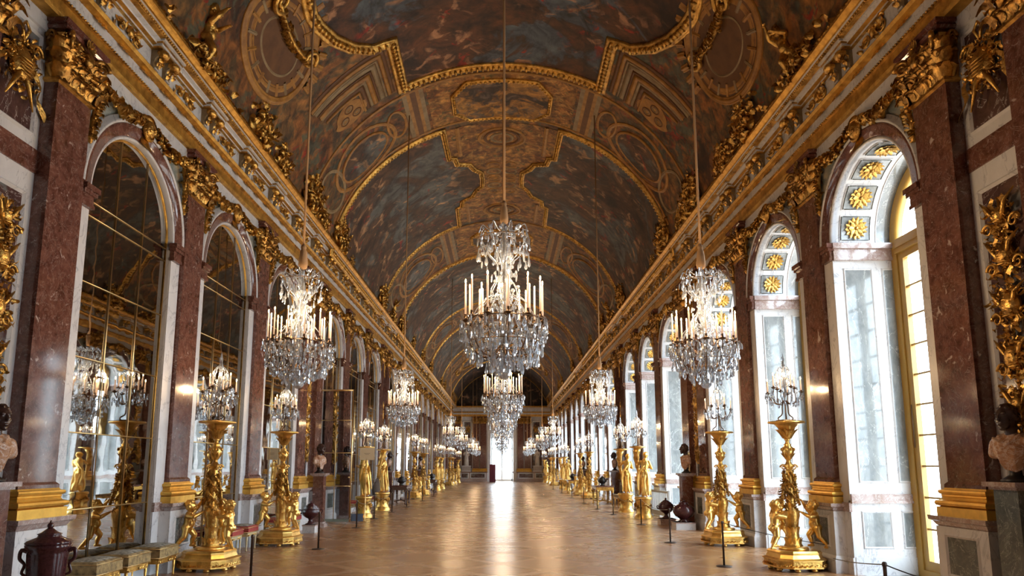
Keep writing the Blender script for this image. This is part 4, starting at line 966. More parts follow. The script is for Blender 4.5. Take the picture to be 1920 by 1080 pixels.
def woman_mb():
    # draped woman, feet at z 0, 1.28 m, facing +y, right arm holding up the horn beside her head
    mb = MB()
    chain(mb, [(0.0, 0, 0.70, 0.120), (0.012, 0.0, 0.80, 0.098), (0.02, 0.0, 0.92, 0.118), (0.02, -0.01, 1.0, 0.085)])
    mb.ell((0.065, 0.075, 0.94), (0.042, 0.035, 0.042), 10, 7); mb.ell((-0.03, 0.075, 0.945), (0.042, 0.035, 0.042), 10, 7)
    mb.ell((0.0, -0.045, 0.68), (0.125, 0.095, 0.10), 12, 8)
    chain(mb, [(0.02, 0, 1.02, 0.042), (0.035, 0.005, 1.09, 0.038)])
    hd = Vector((0.045, 0.015, 1.175)); mb.ell(hd, (0.066, 0.078, 0.09), 14, 10); mb.ell(hd + Vector((0, 0.045, -0.035)), (0.045, 0.035, 0.045), 10, 7)
    mb.ell(hd + Vector((0, 0.088, -0.012)), (0.010, 0.018, 0.018), 8, 5); mb.ell(hd + Vector((0, -0.07, 0.02)), (0.045, 0.045, 0.045), 10, 7)
    for s in (-1, 1): mb.ell(hd + Vector((s * 0.026, 0.068, 0.012)), (0.014, 0.008, 0.006), 8, 5)
    mb.ell(hd + Vector((0, 0.078, -0.045)), (0.02, 0.01, 0.007), 8, 5)
    rng = random.Random(4)
    for k in range(46):
        a = rng.uniform(0, 2 * PI); e_ = rng.uniform(-0.1, 1.3); d = Vector((math.cos(a) * math.cos(e_), math.sin(a) * math.cos(e_), math.sin(e_)))
        if d.y > 0.5 and d.z < 0.6: continue
        mb.ell(hd + Vector((d.x * 0.066, d.y * 0.078, d.z * 0.09)), rng.uniform(0.014, 0.024), 7, 5)
    # legs under cloth, S-curve
    chain(mb, [(-0.05, 0, 0.66, 0.10), (-0.07, 0.06, 0.40, 0.075), (-0.06, 0.02, 0.22, 0.06), (-0.05, 0.0, 0.04, 0.035), (-0.055, 0.09, 0.025, 0.024)])
    chain(mb, [(0.06, 0, 0.66, 0.10), (0.045, -0.02, 0.40, 0.075), (0.05, -0.10, 0.22, 0.058), (0.06, -0.15, 0.06, 0.034), (0.06, -0.07, 0.025, 0.024)])
    # folds
    for k in range(16):
        a = 2 * PI * k / 16; x, y = 0.135 * math.cos(a), 0.11 * math.sin(a); sw = 0.045 * math.sin(k * 2.3)
        chain(mb, [(x * 0.85, y * 0.85, 0.76, 0.016), (x + sw * 0.4, y, 0.55, 0.026), (x * 0.9 + sw, y * 1.05 - 0.03, 0.30, 0.027), (x * 0.95 + sw * 1.3, y * 1.1 - 0.05, 0.06, 0.020)])
    for k in range(5): chain(mb, [(0.14, -0.02, 0.74 - k * 0.03, 0.018), (0.0, 0.125, 0.66 - k * 0.05, 0.022), (-0.14, 0.0, 0.72 - k * 0.045, 0.018), (-0.02, -0.14, 0.70 - k * 0.03, 0.018), (0.14, -0.02, 0.74 - k * 0.03, 0.018)])
    chain(mb, [(0.09, -0.06, 0.98, 0.022), (-0.02, -0.12, 0.85, 0.03), (-0.13, -0.13, 0.7, 0.032), (-0.17, -0.16, 0.45, 0.03), (-0.15, -0.20, 0.2, 0.018)])
    def arm_(sh, el, ha):
        chain(mb, [(*sh, 0.045), (*el, 0.034), (*ha, 0.022)]); h = Vector(ha); d = (h - Vector(el)).normalized(); sd = d.cross(Vector((0, 0, 1))).normalized(); up = sd.cross(d); p = h + d * 0.035
        mb.ell(p, (0.028, 0.028, 0.02), 8, 6)
        for q in range(4):
            b0 = p + sd * (q - 1.5) * 0.014 + d * 0.015; chain(mb, [(*b0, 0.0085), (*(b0 + d * 0.03), 0.008), (*(b0 + d * 0.045 - up * 0.02), 0.007)])
        b0 = p + sd * 0.024; chain(mb, [(*b0, 0.009), (*(b0 + sd * 0.02 + d * 0.015 - up * 0.015), 0.008)])
    arm_((-0.10, 0, 0.99), (-0.21, 0.04, 0.88), (-0.20, 0.14, 1.08))
    arm_((0.135, 0, 0.98), (0.19, 0.10, 0.80), (0.02, 0.20, 0.86))
    return mb
def statue_mb():     # standing white marble figure, 1.75 m
    mb = MB()
    chain(mb, [(0, 0, 0.92, 0.15), (0, 0, 1.08, 0.13), (0, 0.01, 1.28, 0.165), (0, 0, 1.42, 0.11)])
    chain(mb, [(0, 0, 1.44, 0.055), (0, 0.01, 1.53, 0.05)]); hd = Vector((0, 0.02, 1.63)); mb.ell(hd, (0.085, 0.10, 0.12), 12, 9); mb.ell(hd + Vector((0, 0.10, -0.01)), (0.012, 0.02, 0.022), 6, 5); mb.ell(hd + Vector((0, -0.05, 0.03)), (0.10, 0.09, 0.11), 10, 8)
    for s in (-1, 1):
        chain(mb, [(s * 0.08, 0, 0.9, 0.12), (s * 0.09, 0.03 * s, 0.5, 0.085), (s * 0.09, -0.03, 0.1, 0.05), (s * 0.10, 0.08, 0.03, 0.035)])
        chain(mb, [(s * 0.18, 0, 1.37, 0.06), (s * 0.25, 0.02, 1.1, 0.048), (s * 0.16, 0.17, 0.98 + 0.1 * s, 0.035)]); mb.ell((s * 0.14, 0.20, 0.99 + 0.1 * s), 0.04, 8, 6)
        for q in range(4): chain(mb, [(s * 0.14 + (q - 1.5) * 0.015, 0.21, 0.99 + 0.1 * s, 0.011), (s * 0.14 + (q - 1.5) * 0.016, 0.25, 0.97 + 0.1 * s, 0.009)])
    for k in range(12):
        a = 2 * PI * k / 12; x, y = 0.17 * math.cos(a), 0.13 * math.sin(a); chain(mb, [(x, y, 1.0, 0.025), (x * 1.1, y * 1.1, 0.5, 0.035), (x * 1.15 + 0.03 * math.sin(k * 2), y * 1.1, 0.03, 0.03)])
    return mb
ME = {}
ME['putto'] = remeshed(putto_mb(1, 1), 'putto', 0.0062, 3, 'gold_bright'); ME['putto2'] = remeshed(putto_mb(-1, -1), 'putto', 0.0062, 3, 'gold_bright')
ME['woman'] = remeshed(woman_mb(), 'draped_woman', 0.0105, 3, 'gold_bright'); ME['statue'] = remeshed(statue_mb(), 'figure', 0.018, 3, 'statue')
ME['putto_old'] = ME['putto'].copy(); ME['putto_old'].materials[0] = M['gold_carved']; ME['putto2_old'] = ME['putto2'].copy(); ME['putto2_old'].materials[0] = M['gold_carved']

# ================================================================== TORCHERES
def octo(mb, hx, ch, z0, z1, m=0, grow=0.0):
    a = [(hx, hx - ch), (hx - ch, hx), (-hx + ch, hx), (-hx, hx - ch), (-hx, -hx + ch), (-hx + ch, -hx), (hx - ch, -hx), (hx, -hx + ch)]
    v = [(x, y, z0) for x, y in a] + [(x * (1 + grow), y * (1 + grow), z1) for x, y in a]
    mb.add(v, [(i, (i + 1) % 8, 8 + (i + 1) % 8, 8 + i) for i in range(8)] + [tuple(range(7, -1, -1)), tuple(range(8, 16))], m)
def torchere_putti():
    t = thing('torchere', '', 'candle stand'); rng = random.Random(6)
    b = MB()
    for k in range(8):
        a = PI / 8 + k * PI / 4; b.lathe([(0.03, 0.0), (0.05, 0.012), (0.045, 0.035), (0.03, 0.045), (0.045, 0.06)], 10, (0.36 * math.cos(a), 0.36 * math.sin(a), 0), 0)
    octo(b, 0.405, 0.16, 0.055, 0.075); octo(b, 0.39, 0.155, 0.075, 0.165, 1); octo(b, 0.41, 0.16, 0.165, 0.18); octo(b, 0.405, 0.16, 0.18, 0.20, 0, -0.08)
    octo(b, 0.36, 0.14, 0.20, 0.26, 0, -0.06); octo(b, 0.35, 0.14, 0.26, 0.285); octo(b, 0.345, 0.14, 0.285, 0.31, 0, -0.05)
    b.lathe([(0.22, 0.31), (0.23, 0.32), (0.22, 0.35), (0.15, 0.36)], 24, m=0)
    for k in range(64):
        a = 2 * PI * k / 64; r = 0.395; x, y = r * math.cos(a), r * math.sin(a); f = min(r / max(abs(math.cos(a)), 1e-6), r / max(abs(math.sin(a)), 1e-6), 0.395 * 2 ** .5 * 0.81 / max(0.01, (abs(math.cos(a)) + abs(math.sin(a))) / 2 ** .5 * 1.0))
        b.leaf((f * math.cos(a) * 0.995, f * math.sin(a) * 0.995, 0.085), (-math.sin(a), math.cos(a), 0.8 if k % 2 else 0.1), (math.cos(a), math.sin(a), 0), 0.06, 0.035, 0.7, 0, 3)
        g = f * 0.81; b.ell((g * math.cos(a), g * math.sin(a), 0.27), (0.009, 0.009, 0.012), 5, 4)
    b.obj('base', ['gold_bright', 'gold_carved'], t)
    s = MB()
    s.lathe([(0.15, 0.35), (0.12, 0.40), (0.095, 0.5), (0.085, 0.62), (0.10, 0.76), (0.12, 0.84), (0.11, 0.90), (0.07, 0.96), (0.06, 1.1), (0.05, 1.3), (0.045, 1.5), (0.055, 1.58), (0.085, 1.61), (0.09, 1.63), (0.05, 1.66), (0.035, 1.70), (0.04, 1.73)], 20, m=1, flute=(0.36, 1.55, 0, 0.05))
    for z, r0, n in ((0.38, 0.11, 10), (0.55, 0.085, 9), (0.80, 0.10, 10)):
        for k in range(n): a = 2 * PI * k / n; s.leaf((r0 * math.cos(a), r0 * math.sin(a), z), (0, 0, 1), (math.cos(a), math.sin(a), 0), 0.15, 0.07, 0.5, 0, 4)
    for k in range(4):
        a = PI / 4 + k * PI / 2; scroll(s, (0.085 * math.cos(a), 0.085 * math.sin(a), 1.6), (math.cos(a), math.sin(a), 0), (0, 0, 1), 0.05, 1.4, 0.016, 0, 14)
    for k in range(6): a = k * PI / 3; s.leaf((0.05 * math.cos(a), 0.05 * math.sin(a), 1.58), (0, 0, -1), (math.cos(a), math.sin(a), 0), 0.13, 0.05, 0.3, 0, 4)
    s.obj('stem', ['gold_bright', 'gold_carved'], t)
    g = MB()
    for k in range(3):
        pts = [(0.075 * math.cos(q * 0.55 + k * 2.1) * (1 + 0.25 * math.sin(q)), 0.075 * math.sin(q * 0.55 + k * 2.1) * (1 + 0.25 * math.sin(q)), 1.55 - q * 0.045) for q in range(15)]
        garland(g, pts, 0.032, rng, 0, 30)
    garland(g, [(0.07, 0, 1.5), (0.12, 0.02, 1.2), (0.15, 0, 1.0)], 0.04, rng, 0, 30); garland(g, [(-0.07, 0, 1.5), (-0.12, 0.02, 1.2), (-0.15, 0, 1.0)], 0.04, rng, 0, 30)
    g.obj('flower_garland', 'gold_carved', t)
    v = MB(); v.lathe([(0.035, 1.72), (0.055, 1.74), (0.085, 1.80), (0.095, 1.86), (0.085, 1.92), (0.05, 1.95), (0.06, 1.97), (0.035, 1.99), (0.03, 2.03), (0.05, 2.045), (0.035, 2.06)], 20, m=0)
    for k in range(8): a = k * PI / 4; v.leaf((0.05 * math.cos(a), 0.05 * math.sin(a), 1.745), (math.cos(a) * .6, math.sin(a) * .6, 1), (math.cos(a), math.sin(a), 0), 0.12, 0.05, 0.2, 1, 4); v.ell((0.1 * math.cos(a), 0.1 * math.sin(a), 1.89), (0.02, 0.02, 0.028), 6, 4, 1)
    v.obj('vase_knop', ['gold_bright', 'gold_carved'], t)
    d = MB(); d.lathe([(0.04, 2.05), (0.07, 2.08), (0.10, 2.15), (0.135, 2.24), (0.19, 2.30), (0.285, 2.315), (0.29, 2.33), (0.28, 2.345), (0.0, 2.345)], 28, m=0, caps=False)
    for k in range(14): a = 2 * PI * k / 14; d.leaf((0.06 * math.cos(a), 0.06 * math.sin(a), 2.07), (math.cos(a) * .45, math.sin(a) * .45, 1), (math.cos(a), math.sin(a), 0), 0.23, 0.06, 0.45, 1, 5)
    d.obj('dish', ['gold_bright', 'gold_carved'], t)
    for k, a in enumerate((math.radians(-166), math.radians(-14), math.radians(90))):
        r = 0.335; p = mobj('putto', ME['putto'] if k % 2 else ME['putto2'], t, (r * math.cos(a), r * math.sin(a), 0.345), (math.radians(4), 0, a + PI / 2), 1.12)
    return t
def torchere_woman():
    t = thing('torchere', '', 'candle stand'); rng = random.Random(9)
    b = MB(); b.lathe([(0.285, 0), (0.29, 0.06), (0.265, 0.08), (0.27, 0.10), (0.235, 0.13), (0.225, 0.17), (0.222, 0.52), (0.24, 0.55), (0.235, 0.57), (0.27, 0.60), (0.275, 0.65), (0.25, 0.67), (0.0, 0.67)], 32, caps=False)
    garland(b, [(0.235 * math.cos(a * PI / 12), 0.235 * math.sin(a * PI / 12), 0.40 + 0.05 * math.cos(a)) for a in range(25)], 0.035, rng, 1, 22)
    for k in range(6): a = k * PI / 3; rosette(b, (0.225 * math.cos(a), 0.225 * math.sin(a), 0.27), (math.cos(a), math.sin(a), 0), 0.06, 1)
    b.obj('drum_pedestal', ['gold_bright', 'gold_carved'], t)
    w = mobj('draped_woman', ME['woman'], t, (0.06, -0.02, 0.67), (0, 0, -0.2), 1.1)
    h = MB(); pts = [(-0.05, 0.16, 1.15), (-0.10, 0.17, 1.35), (-0.15, 0.15, 1.60), (-0.18, 0.10, 1.85), (-0.17, 0.04, 2.05), (-0.14, 0.0, 2.18)]
    h.tube(pts, [0.02, 0.04, 0.06, 0.08, 0.10, 0.12], 14, 0)
    for z, x, y, r in ((1.6, -0.15, 0.15, 0.06), (1.85, -0.18, 0.10, 0.08), (2.05, -0.17, 0.04, 0.10)):
        for k in range(9): a = 2 * PI * k / 9; h.leaf((x + r * math.cos(a), y + r * math.sin(a), z - 0.05), (0, 0, 1), (math.cos(a), math.sin(a), 0), 0.16, 0.07, 0.5, 1, 4)
    h.lathe([(0.11, 2.16), (0.16, 2.19), (0.26, 2.20), (0.265, 2.22), (0.25, 2.235), (0, 2.235)], 24, (-0.13, 0, 0), 0, caps=False)
    h.obj('horn_of_plenty', ['gold_bright', 'gold_carved'], t)
    return t

# ================================================================== CRYSTAL
def drop_mb(L, r, seg=6, m=0, kind=0):
    mb = MB()
    if kind == 0: pr = [(0.04 * r, 0), (0.35 * r, -0.10 * L), (0.25 * r, -0.18 * L), (0.55 * r, -0.45 * L), (1.0 * r, -0.72 * L), (0.75 * r, -0.90 * L), (0.05 * r, -L)]
    elif kind == 1: pr = [(0.05 * r, 0), (0.5 * r, -0.15 * L), (0.75 * r, -0.4 * L), (0.5 * r, -0.8 * L), (0.03 * r, -L)]
    else: pr = [(0.05 * r, 0), (0.9 * r, -0.3 * L), (1.0 * r, -0.5 * L), (0.9 * r, -0.7 * L), (0.05 * r, -L)]
    mb.lathe(pr, seg, m=m, sm=False)
    if kind == 0 or kind == 2: 
        for i, p in enumerate(mb.v): mb.v[i] = (p[0], p[1] * 0.55, p[2])
    return mb
DR = [drop_mb(0.15, 0.034, 6, 0, 0), drop_mb(0.13, 0.022, 6, 0, 1), drop_mb(0.07, 0.028, 8, 0, 2), drop_mb(0.20, 0.040, 6, 0, 0)]
DRM = [d.mesh('crystal_drop', 'crystal') for d in DR]
# rings of drops: radius, z of hook, count, kinds
RINGS = [(0.30, 4.62, 10, (0, 2)), (0.35, 4.50, 14, (0, 1)), (0.33, 4.36, 12, (3, 0)), (0.20, 4.70, 8, (1, 2)), (0.22, 4.45, 10, (0, 1)), (0.30, 4.24, 8, (0, 1)), (0.12, 4.30, 8, (0, 1)), (0.17, 4.05, 8, (1, 2)), (0.12, 3.8, 8, (2, 1)), (0.24, 3.62, 10, (1, 2)),
         (0.575, 3.42, 26, (0, 1)), (0.54, 3.36, 24, (0, 2)), (0.565, 3.28, 24, (0, 0)), (0.50, 3.24, 22, (1, 2)), (0.52, 3.15, 20, (3, 0)), (0.42, 3.36, 16, (0, 1)), (0.42, 3.12, 18, (0, 1)), (0.44, 3.04, 16, (3, 0)), (0.30, 3.3, 12, (0, 1)), (0.34, 3.02, 14, (3, 0)), (0.22, 3.06, 10, (0, 1)), (0.24, 2.94, 10, (3, 0)), (0.13, 2.92, 7, (3, 0))]
def chandelier(lod, outer=12, inner=6):
    # lod 0: drops and candles as parts; 1: candles as parts; 2: compact
    t = thing('chandelier', '', 'chandelier'); rng = random.Random(21)
    fr = MB()
    fr.tube([(0, 0, 2.86), (0, 0, 4.70)], 0.012, 6)
    for k in range(outer):
        a = 2 * PI * k / outer; c, s = math.cos(a), math.sin(a)
        if lod < 2 or k % 2 == 0:
            P = [(0.06, 3.12), (0.16, 2.98), (0.32, 2.99), (0.44, 3.12), (0.49, 3.28), (0.51, 3.42)]
            fr.stube([(r * c, r * s, z) for r, z in P], 0.010, 5, 0, 3 if lod < 2 else 1)
            P = [(0.05, 3.7), (0.2, 3.74), (0.33, 3.62), (0.42, 3.48), (0.50, 3.44)]
            fr.stube([(r * c, r * s, z) for r, z in P], 0.006, 4, 1, 3 if lod < 2 else 1)
        if lod < 2: fr.lathe([(0.01, 3.40), (0.055, 3.43), (0.06, 3.44), (0.02, 3.445), (0.018, 3.50), (0.022, 3.505)], 10, (0.51 * c, 0.51 * s, 0), 0)
    for k in range(inner):
        a = 2 * PI * (k + 0.5) / inner; c, s = math.cos(a), math.sin(a)
        if lod < 2: fr.tube([(r * c, r * s, z) for r, z in ((0.05, 3.3), (0.2, 3.28), (0.33, 3.4), (0.36, 3.44))], 0.008, 5); fr.lathe([(0.01, 3.42), (0.05, 3.45), (0.018, 3.455), (0.018, 3.49)], 8, (0.36 * c, 0.36 * s, 0), 0)
    for k in range(8):
        a = 2 * PI * k / 8 + 0.2; c, s = math.cos(a), math.sin(a)
        fr.stube([(r * c, r * s, z) for r, z in ((0.02, 4.70), (0.06, 4.58), (0.2, 4.60), (0.30, 4.66), (0.35, 4.55))], 0.007, 4, 1)
        fr.stube([(r * c, r * s, z) for r, z in ((0.33, 4.50), (0.22, 4.3), (0.10, 4.18), (0.08, 4.0), (0.17, 3.85), (0.18, 3.7), (0.08, 3.55))], 0.008, 4, 1)
    for r, z in ((0.565, 3.41), (0.50, 3.14), (0.34, 3.01), (0.34, 4.49)):
        if lod < 2: fr.tube([(r * math.cos(PI * k / 12), r * math.sin(PI * k / 12), z) for k in range(25)], 0.006, 4, 0, caps=False)
    fr.obj('frame', ['bronze', 'crystal'], t)
    st = MB()
    st.lathe([(0.02, 4.72), (0.045, 4.66), (0.02, 4.58), (0.05, 4.45), (0.07, 4.32), (0.03, 4.2), (0.035, 4.1), (0.075, 4.0), (0.09, 3.9), (0.05, 3.78), (0.03, 3.72), (0.06, 3.64), (0.075, 3.52), (0.03, 3.42), (0.08, 3.3), (0.10, 3.18), (0.05, 3.05), (0.03, 2.9)], 10 if lod < 2 else 6, m=0, sm=False)
    for k in range(24 if lod < 2 else 8): a = rng.uniform(0, 6.3); z = rng.uniform(3.55, 4.2); r = 0.10 + 0.08 * math.sin((z - 3.5) * 5); st.ell((r * math.cos(a), r * math.sin(a), z), rng.uniform(0.018, 0.034), 5, 4, 0, False)
    st.obj('glass_stem', 'crystal', t)
    bl = MB(); bl.ell((0, 0, 2.775), (0.092, 0.092, 0.095), 12, 9, 0, False); bl.lathe([(0.02, 2.85), (0.05, 2.87), (0.02, 2.9)], 8, m=0); bl.obj('glass_ball', 'crystal', t)
    spots = []
    for r, z, n, kd in RINGS:
        n = int(n * (0.7 if lod == 2 else 1.35))
        for k in range(n):
            a = 2 * PI * (k + rng.uniform(-0.25, 0.25)) / n + rng.random() * 0.1; rr = r * rng.uniform(0.93, 1.04); zz = z + rng.uniform(-0.035, 0.03)
            spots.append((rr, a, zz, kd[k % 2], rng.uniform(0.72, 1.05), rng.uniform(0, 6.3)))
    spots.sort(key=lambda q: -q[0] * (1 if q[2] < 3.5 else 1.6))
    rest = MB()
    for i, (r, a, z, kd, sc, tw) in enumerate(spots):
        if lod == 0 and i < 100:
            o = mobj('crystal_drop', DRM[kd], t, (r * math.cos(a), r * math.sin(a), z), (rng.uniform(-.12, .12), rng.uniform(-.12, .12), a + PI / 2 + rng.uniform(-0.7, 0.7)), sc)
        else:
            T = Matrix.Translation((r * math.cos(a), r * math.sin(a), z)) @ Matrix.Rotation(a + PI / 2 + rng.uniform(-.7, .7), 4, 'Z') @ Matrix.Rotation(rng.uniform(-.12, .12), 4, 'X') @ Matrix.Scale(sc, 4)
            rest.merge(DR[kd], T)
    for i in range(60 if lod < 2 else 20):      # small cut beads on the arms
        k = rng.randrange(12); a = 2 * PI * k / 12; r = rng.uniform(0.15, 0.56); rest.ell((r * math.cos(a), r * math.sin(a), 3.44 + rng.uniform(-0.25, 0.02)), rng.uniform(0.014, 0.026), 5, 4, 0, False)
    o = rest.obj('crystal_drops', 'crystal', t); tag(o, kind='stuff')
    def candle(r, a, z, L):
        cm = ME.get(('candle', L))
        if not cm:
            c_ = MB(); c_.lathe([(0.0125, 0), (0.013, L * 0.5), (0.0115, L), (0.004, L + 0.004)], 8, m=0); cm = ME[('candle', L)] = c_.mesh('candle', 'wax')
            f_ = MB(); f_.ell((0, 0, L + 0.032), (0.0105, 0.0105, 0.03), 7, 6, 0); ME[('flame', L)] = f_.mesh('flame', 'flame')
            q = MB(); q.merge(c_); q.merge(f_); q.m[-len(f_.f):] = [1] * len(f_.f); ME[('lit', L)] = q.mesh('candle', ['wax', 'flame'])
        p = (r * math.cos(a), r * math.sin(a), z)
        if lod < 2: o = mobj('candle', cm, t, p); mobj('flame', ME[('flame', L)], o)
        else: mobj('candle', ME[('lit', L)], t, p)
    for k in range(outer): candle(0.51, 2 * PI * k / outer, 3.50, 0.40)
    if lod < 2:
        for k in range(inner): candle(0.36, 2 * PI * (k + 0.5) / inner, 3.49, 0.33)
    return t
def girandole(lod):
    # origin at the foot, 1.12 m tall
    t = thing('girandole', '', 'candelabra'); rng = random.Random(31)
    b = MB(); b.box(-0.11, 0.11, -0.11, 0.11, 0.0, 0.025, 0)
    for k in range(3):
        a = k * 2 * PI / 3; c, s = math.cos(a), math.sin(a)
        b.stube([(0.11 * c, 0.11 * s, 0.02), (0.13 * c, 0.13 * s, 0.06), (0.06 * c, 0.06 * s, 0.12), (0.05 * c, 0.05 * s, 0.25), (0.03 * c, 0.03 * s, 0.33)], 0.011, 5)
    b.tube([(0, 0, 0.02), (0, 0, 1.0)], 0.008, 5); n = 8
    for k in range(n):
        a = 2 * PI * k / n; c, s = math.cos(a), math.sin(a); zc = 0.50 if k % 2 else 0.58; rr = 0.26 if k % 2 else 0.19
        b.stube([(0.02 * c, 0.02 * s, 0.34), (0.10 * c, 0.10 * s, 0.28), (0.20 * c, 0.20 * s, 0.34), (rr * c, rr * s, zc - 0.05)], 0.008, 5)
        b.lathe([(0.008, zc - 0.05), (0.04, zc - 0.03), (0.042, zc - 0.02), (0.015, zc - 0.015), (0.015, zc)], 8, (rr * c, rr * s, 0), 0)
        b.stube([(0.02 * c, 0.02 * s, 0.55), (0.13 * c, 0.13 * s, 0.66), (0.12 * c, 0.12 * s, 0.80), (0.05 * c, 0.05 * s, 0.90), (0.0, 0.0, 0.86)], 0.006, 4, 1)
    b.obj('frame', ['bronze', 'crystal'], t)
    s_ = MB(); s_.lathe([(0.02, 0.4), (0.05, 0.46), (0.02, 0.54), (0.045, 0.64), (0.03, 0.75), (0.015, 0.82), (0.045, 0.9), (0.02, 0.97), (0.03, 1.02), (0.004, 1.14)], 8, m=0, sm=False); s_.obj('glass_spire', 'crystal', t)
    rest = MB(); cnt = 0
    for r, z, m_ in ((0.29, 0.47, 16), (0.25, 0.40, 14), (0.20, 0.34, 12), (0.28, 0.36, 10), (0.13, 0.80, 8), (0.14, 0.66, 8), (0.20, 0.56, 8), (0.08, 0.90, 6)):
        if lod: m_ = int(m_ * 0.75)
        for k in range(m_):
            a = 2 * PI * k / m_ + rng.uniform(-.2, .2); T = TR(r * math.cos(a), r * math.sin(a), z + rng.uniform(-0.02, 0.02)) @ RZ(a + PI / 2 + rng.uniform(-.6, .6)) @ Matrix.Scale(rng.uniform(0.6, 0.85), 4)
            kd = rng.choice((0, 1, 2))
            if lod == 0: o = mobj('crystal_drop', DRM[kd], t); o.matrix_local = T
            else: rest.merge(DR[kd], T)
    if rest.v: tag(rest.obj('crystal_drops', 'crystal', t), kind='stuff')
    L = 0.17
    if ('candle', L) not in ME:
        c_ = MB(); c_.lathe([(0.0115, 0), (0.0115, L * 0.5), (0.010, L), (0.004, L + 0.004)], 8, m=0); ME[('candle', L)] = c_.mesh('candle', 'wax')
        f_ = MB(); f_.ell((0, 0, L + 0.026), (0.009, 0.009, 0.024), 7, 6, 0); ME[('flame', L)] = f_.mesh('flame', 'flame'); q = MB(); q.merge(c_); q.merge(f_); q.m[-len(f_.f):] = [1] * len(f_.f); ME[('lit', L)] = q.mesh('candle', ['wax', 'flame'])
    for k in range(n):
        a = 2 * PI * k / n; zc = 0.50 if k % 2 else 0.58; rr = 0.26 if k % 2 else 0.19; p = (rr * math.cos(a), rr * math.sin(a), zc)
        if lod == 0: o = mobj('candle', ME[('candle', L)], t, p); mobj('flame', ME[('flame', L)], o)
        else: mobj('candle', ME[('lit', L)], t, p)
    return t

# ================================================================== OTHER FURNITURE
def urn(kind):
    if kind == 'fluted':     # lidded tall fluted vase with mask handles, 0.80 m
        t = thing('lidded_vase', '', 'vase')
        b = MB(); b.lathe([(0.13, 0), (0.14, 0.03), (0.09, 0.06), (0.07, 0.10), (0.10, 0.13), (0.15, 0.18), (0.18, 0.26), (0.195, 0.48), (0.20, 0.52), (0.225, 0.54), (0.23, 0.57), (0.205, 0.585)], 48, m=0, flute=(0.17, 0.5, 0, 0.045)); b.obj('body', 'porphyry', t)
        l = MB(); l.lathe([(0.22, 0.575), (0.235, 0.59), (0.215, 0.61), (0.12, 0.645), (0.11, 0.665), (0.125, 0.675), (0.085, 0.69), (0.05, 0.715), (0.03, 0.73)], 28, m=0); l.ell((0, 0, 0.755), (0.034, 0.034, 0.034), 10, 8); l.ell((0, 0, 0.79), (0.013, 0.013, 0.02), 6, 4); l.obj('lid', 'porphyry', t)
        for s in (-1, 1):
            h = MB(); h.stube([(s * 0.19, 0, 0.50), (s * 0.255, 0, 0.52), (s * 0.265, 0, 0.44), (s * 0.215, 0, 0.38), (s * 0.235, 0, 0.30), (s * 0.18, 0, 0.27)], [0.02, 0.022, 0.02, 0.016, 0.016, 0.01], 8); h.obj('handle', 'porphyry', t)
    elif kind == 'squat':    # squat lidded tureen with side handles on a foot, 0.55 m
        t = thing('lidded_vase', '', 'vase')
        b = MB(); b.lathe([(0.12, 0), (0.13, 0.02), (0.07, 0.05), (0.045, 0.10), (0.06, 0.14), (0.14, 0.18), (0.21, 0.25), (0.23, 0.31), (0.21, 0.345), (0.215, 0.36), (0.19, 0.37)], 32, m=0); b.obj('body', 'porphyry', t)
        l = MB(); l.lathe([(0.20, 0.365), (0.21, 0.38), (0.15, 0.43), (0.155, 0.44), (0.09, 0.475), (0.095, 0.485), (0.04, 0.51), (0.02, 0.52)], 24, m=0); l.ell((0, 0, 0.54), (0.028, 0.028, 0.032), 8, 6); l.obj('lid', 'porphyry', t)
        for s in (-1, 1): h = MB(); h.stube([(s * 0.20, 0, 0.34), (s * 0.285, 0, 0.35), (s * 0.27, 0, 0.28), (s * 0.20, 0, 0.26)], 0.015, 7); h.obj('handle', 'porphyry', t)
    elif kind == 'globe':
        t = thing('globe_vase', '', 'vase'); b = MB(); b.lathe([(0.11, 0), (0.12, 0.02), (0.07, 0.045), (0.09, 0.07), (0.18, 0.13), (0.225, 0.22), (0.215, 0.31), (0.13, 0.38), (0.09, 0.40), (0.10, 0.42), (0.06, 0.44), (0.02, 0.455)], 32, m=0); b.obj('body', 'porphyry', t)
        h = MB(); h.lathe([(0.03, 0.45), (0.035, 0.47), (0.015, 0.49)], 10); h.obj('stopper', 'porphyry', t)
    elif kind == 'grey':
        t = thing('stone_vase', '', 'vase'); b = MB(); b.lathe([(0.20, 0), (0.22, 0.04), (0.15, 0.08), (0.12, 0.16), (0.2, 0.24), (0.30, 0.42), (0.33, 0.60), (0.28, 0.78), (0.16, 0.88), (0.18, 0.93), (0.14, 0.95)], 28, m=0); b.obj('body', 'stone_grey', t)
        l = MB(); l.lathe([(0.16, 0.95), (0.10, 1.0), (0.03, 1.03)], 20, m=0); l.obj('lid', 'stone_grey', t)
    else:                    # small dark table vase 0.36 m
        t = thing('table_vase', '', 'vase'); b = MB(); b.lathe([(0.10, 0), (0.11, 0.02), (0.06, 0.05), (0.12, 0.10), (0.17, 0.17), (0.165, 0.24), (0.11, 0.29), (0.13, 0.31)], 24, m=0); b.obj('body', 'black', t)
        l = MB(); l.lathe([(0.12, 0.31), (0.08, 0.34), (0.05, 0.37), (0.02, 0.38)], 16, m=0); l.ell((0, 0, 0.395), 0.022, 8, 6); l.obj('lid', 'black', t)
        for s in (-1, 1): h = MB(); h.stube([(s * 0.15, 0, 0.25), (s * 0.22, 0, 0.28), (s * 0.21, 0, 0.18), (s * 0.15, 0, 0.14)], 0.016, 6); h.obj('handle', 'black', t)
    return t
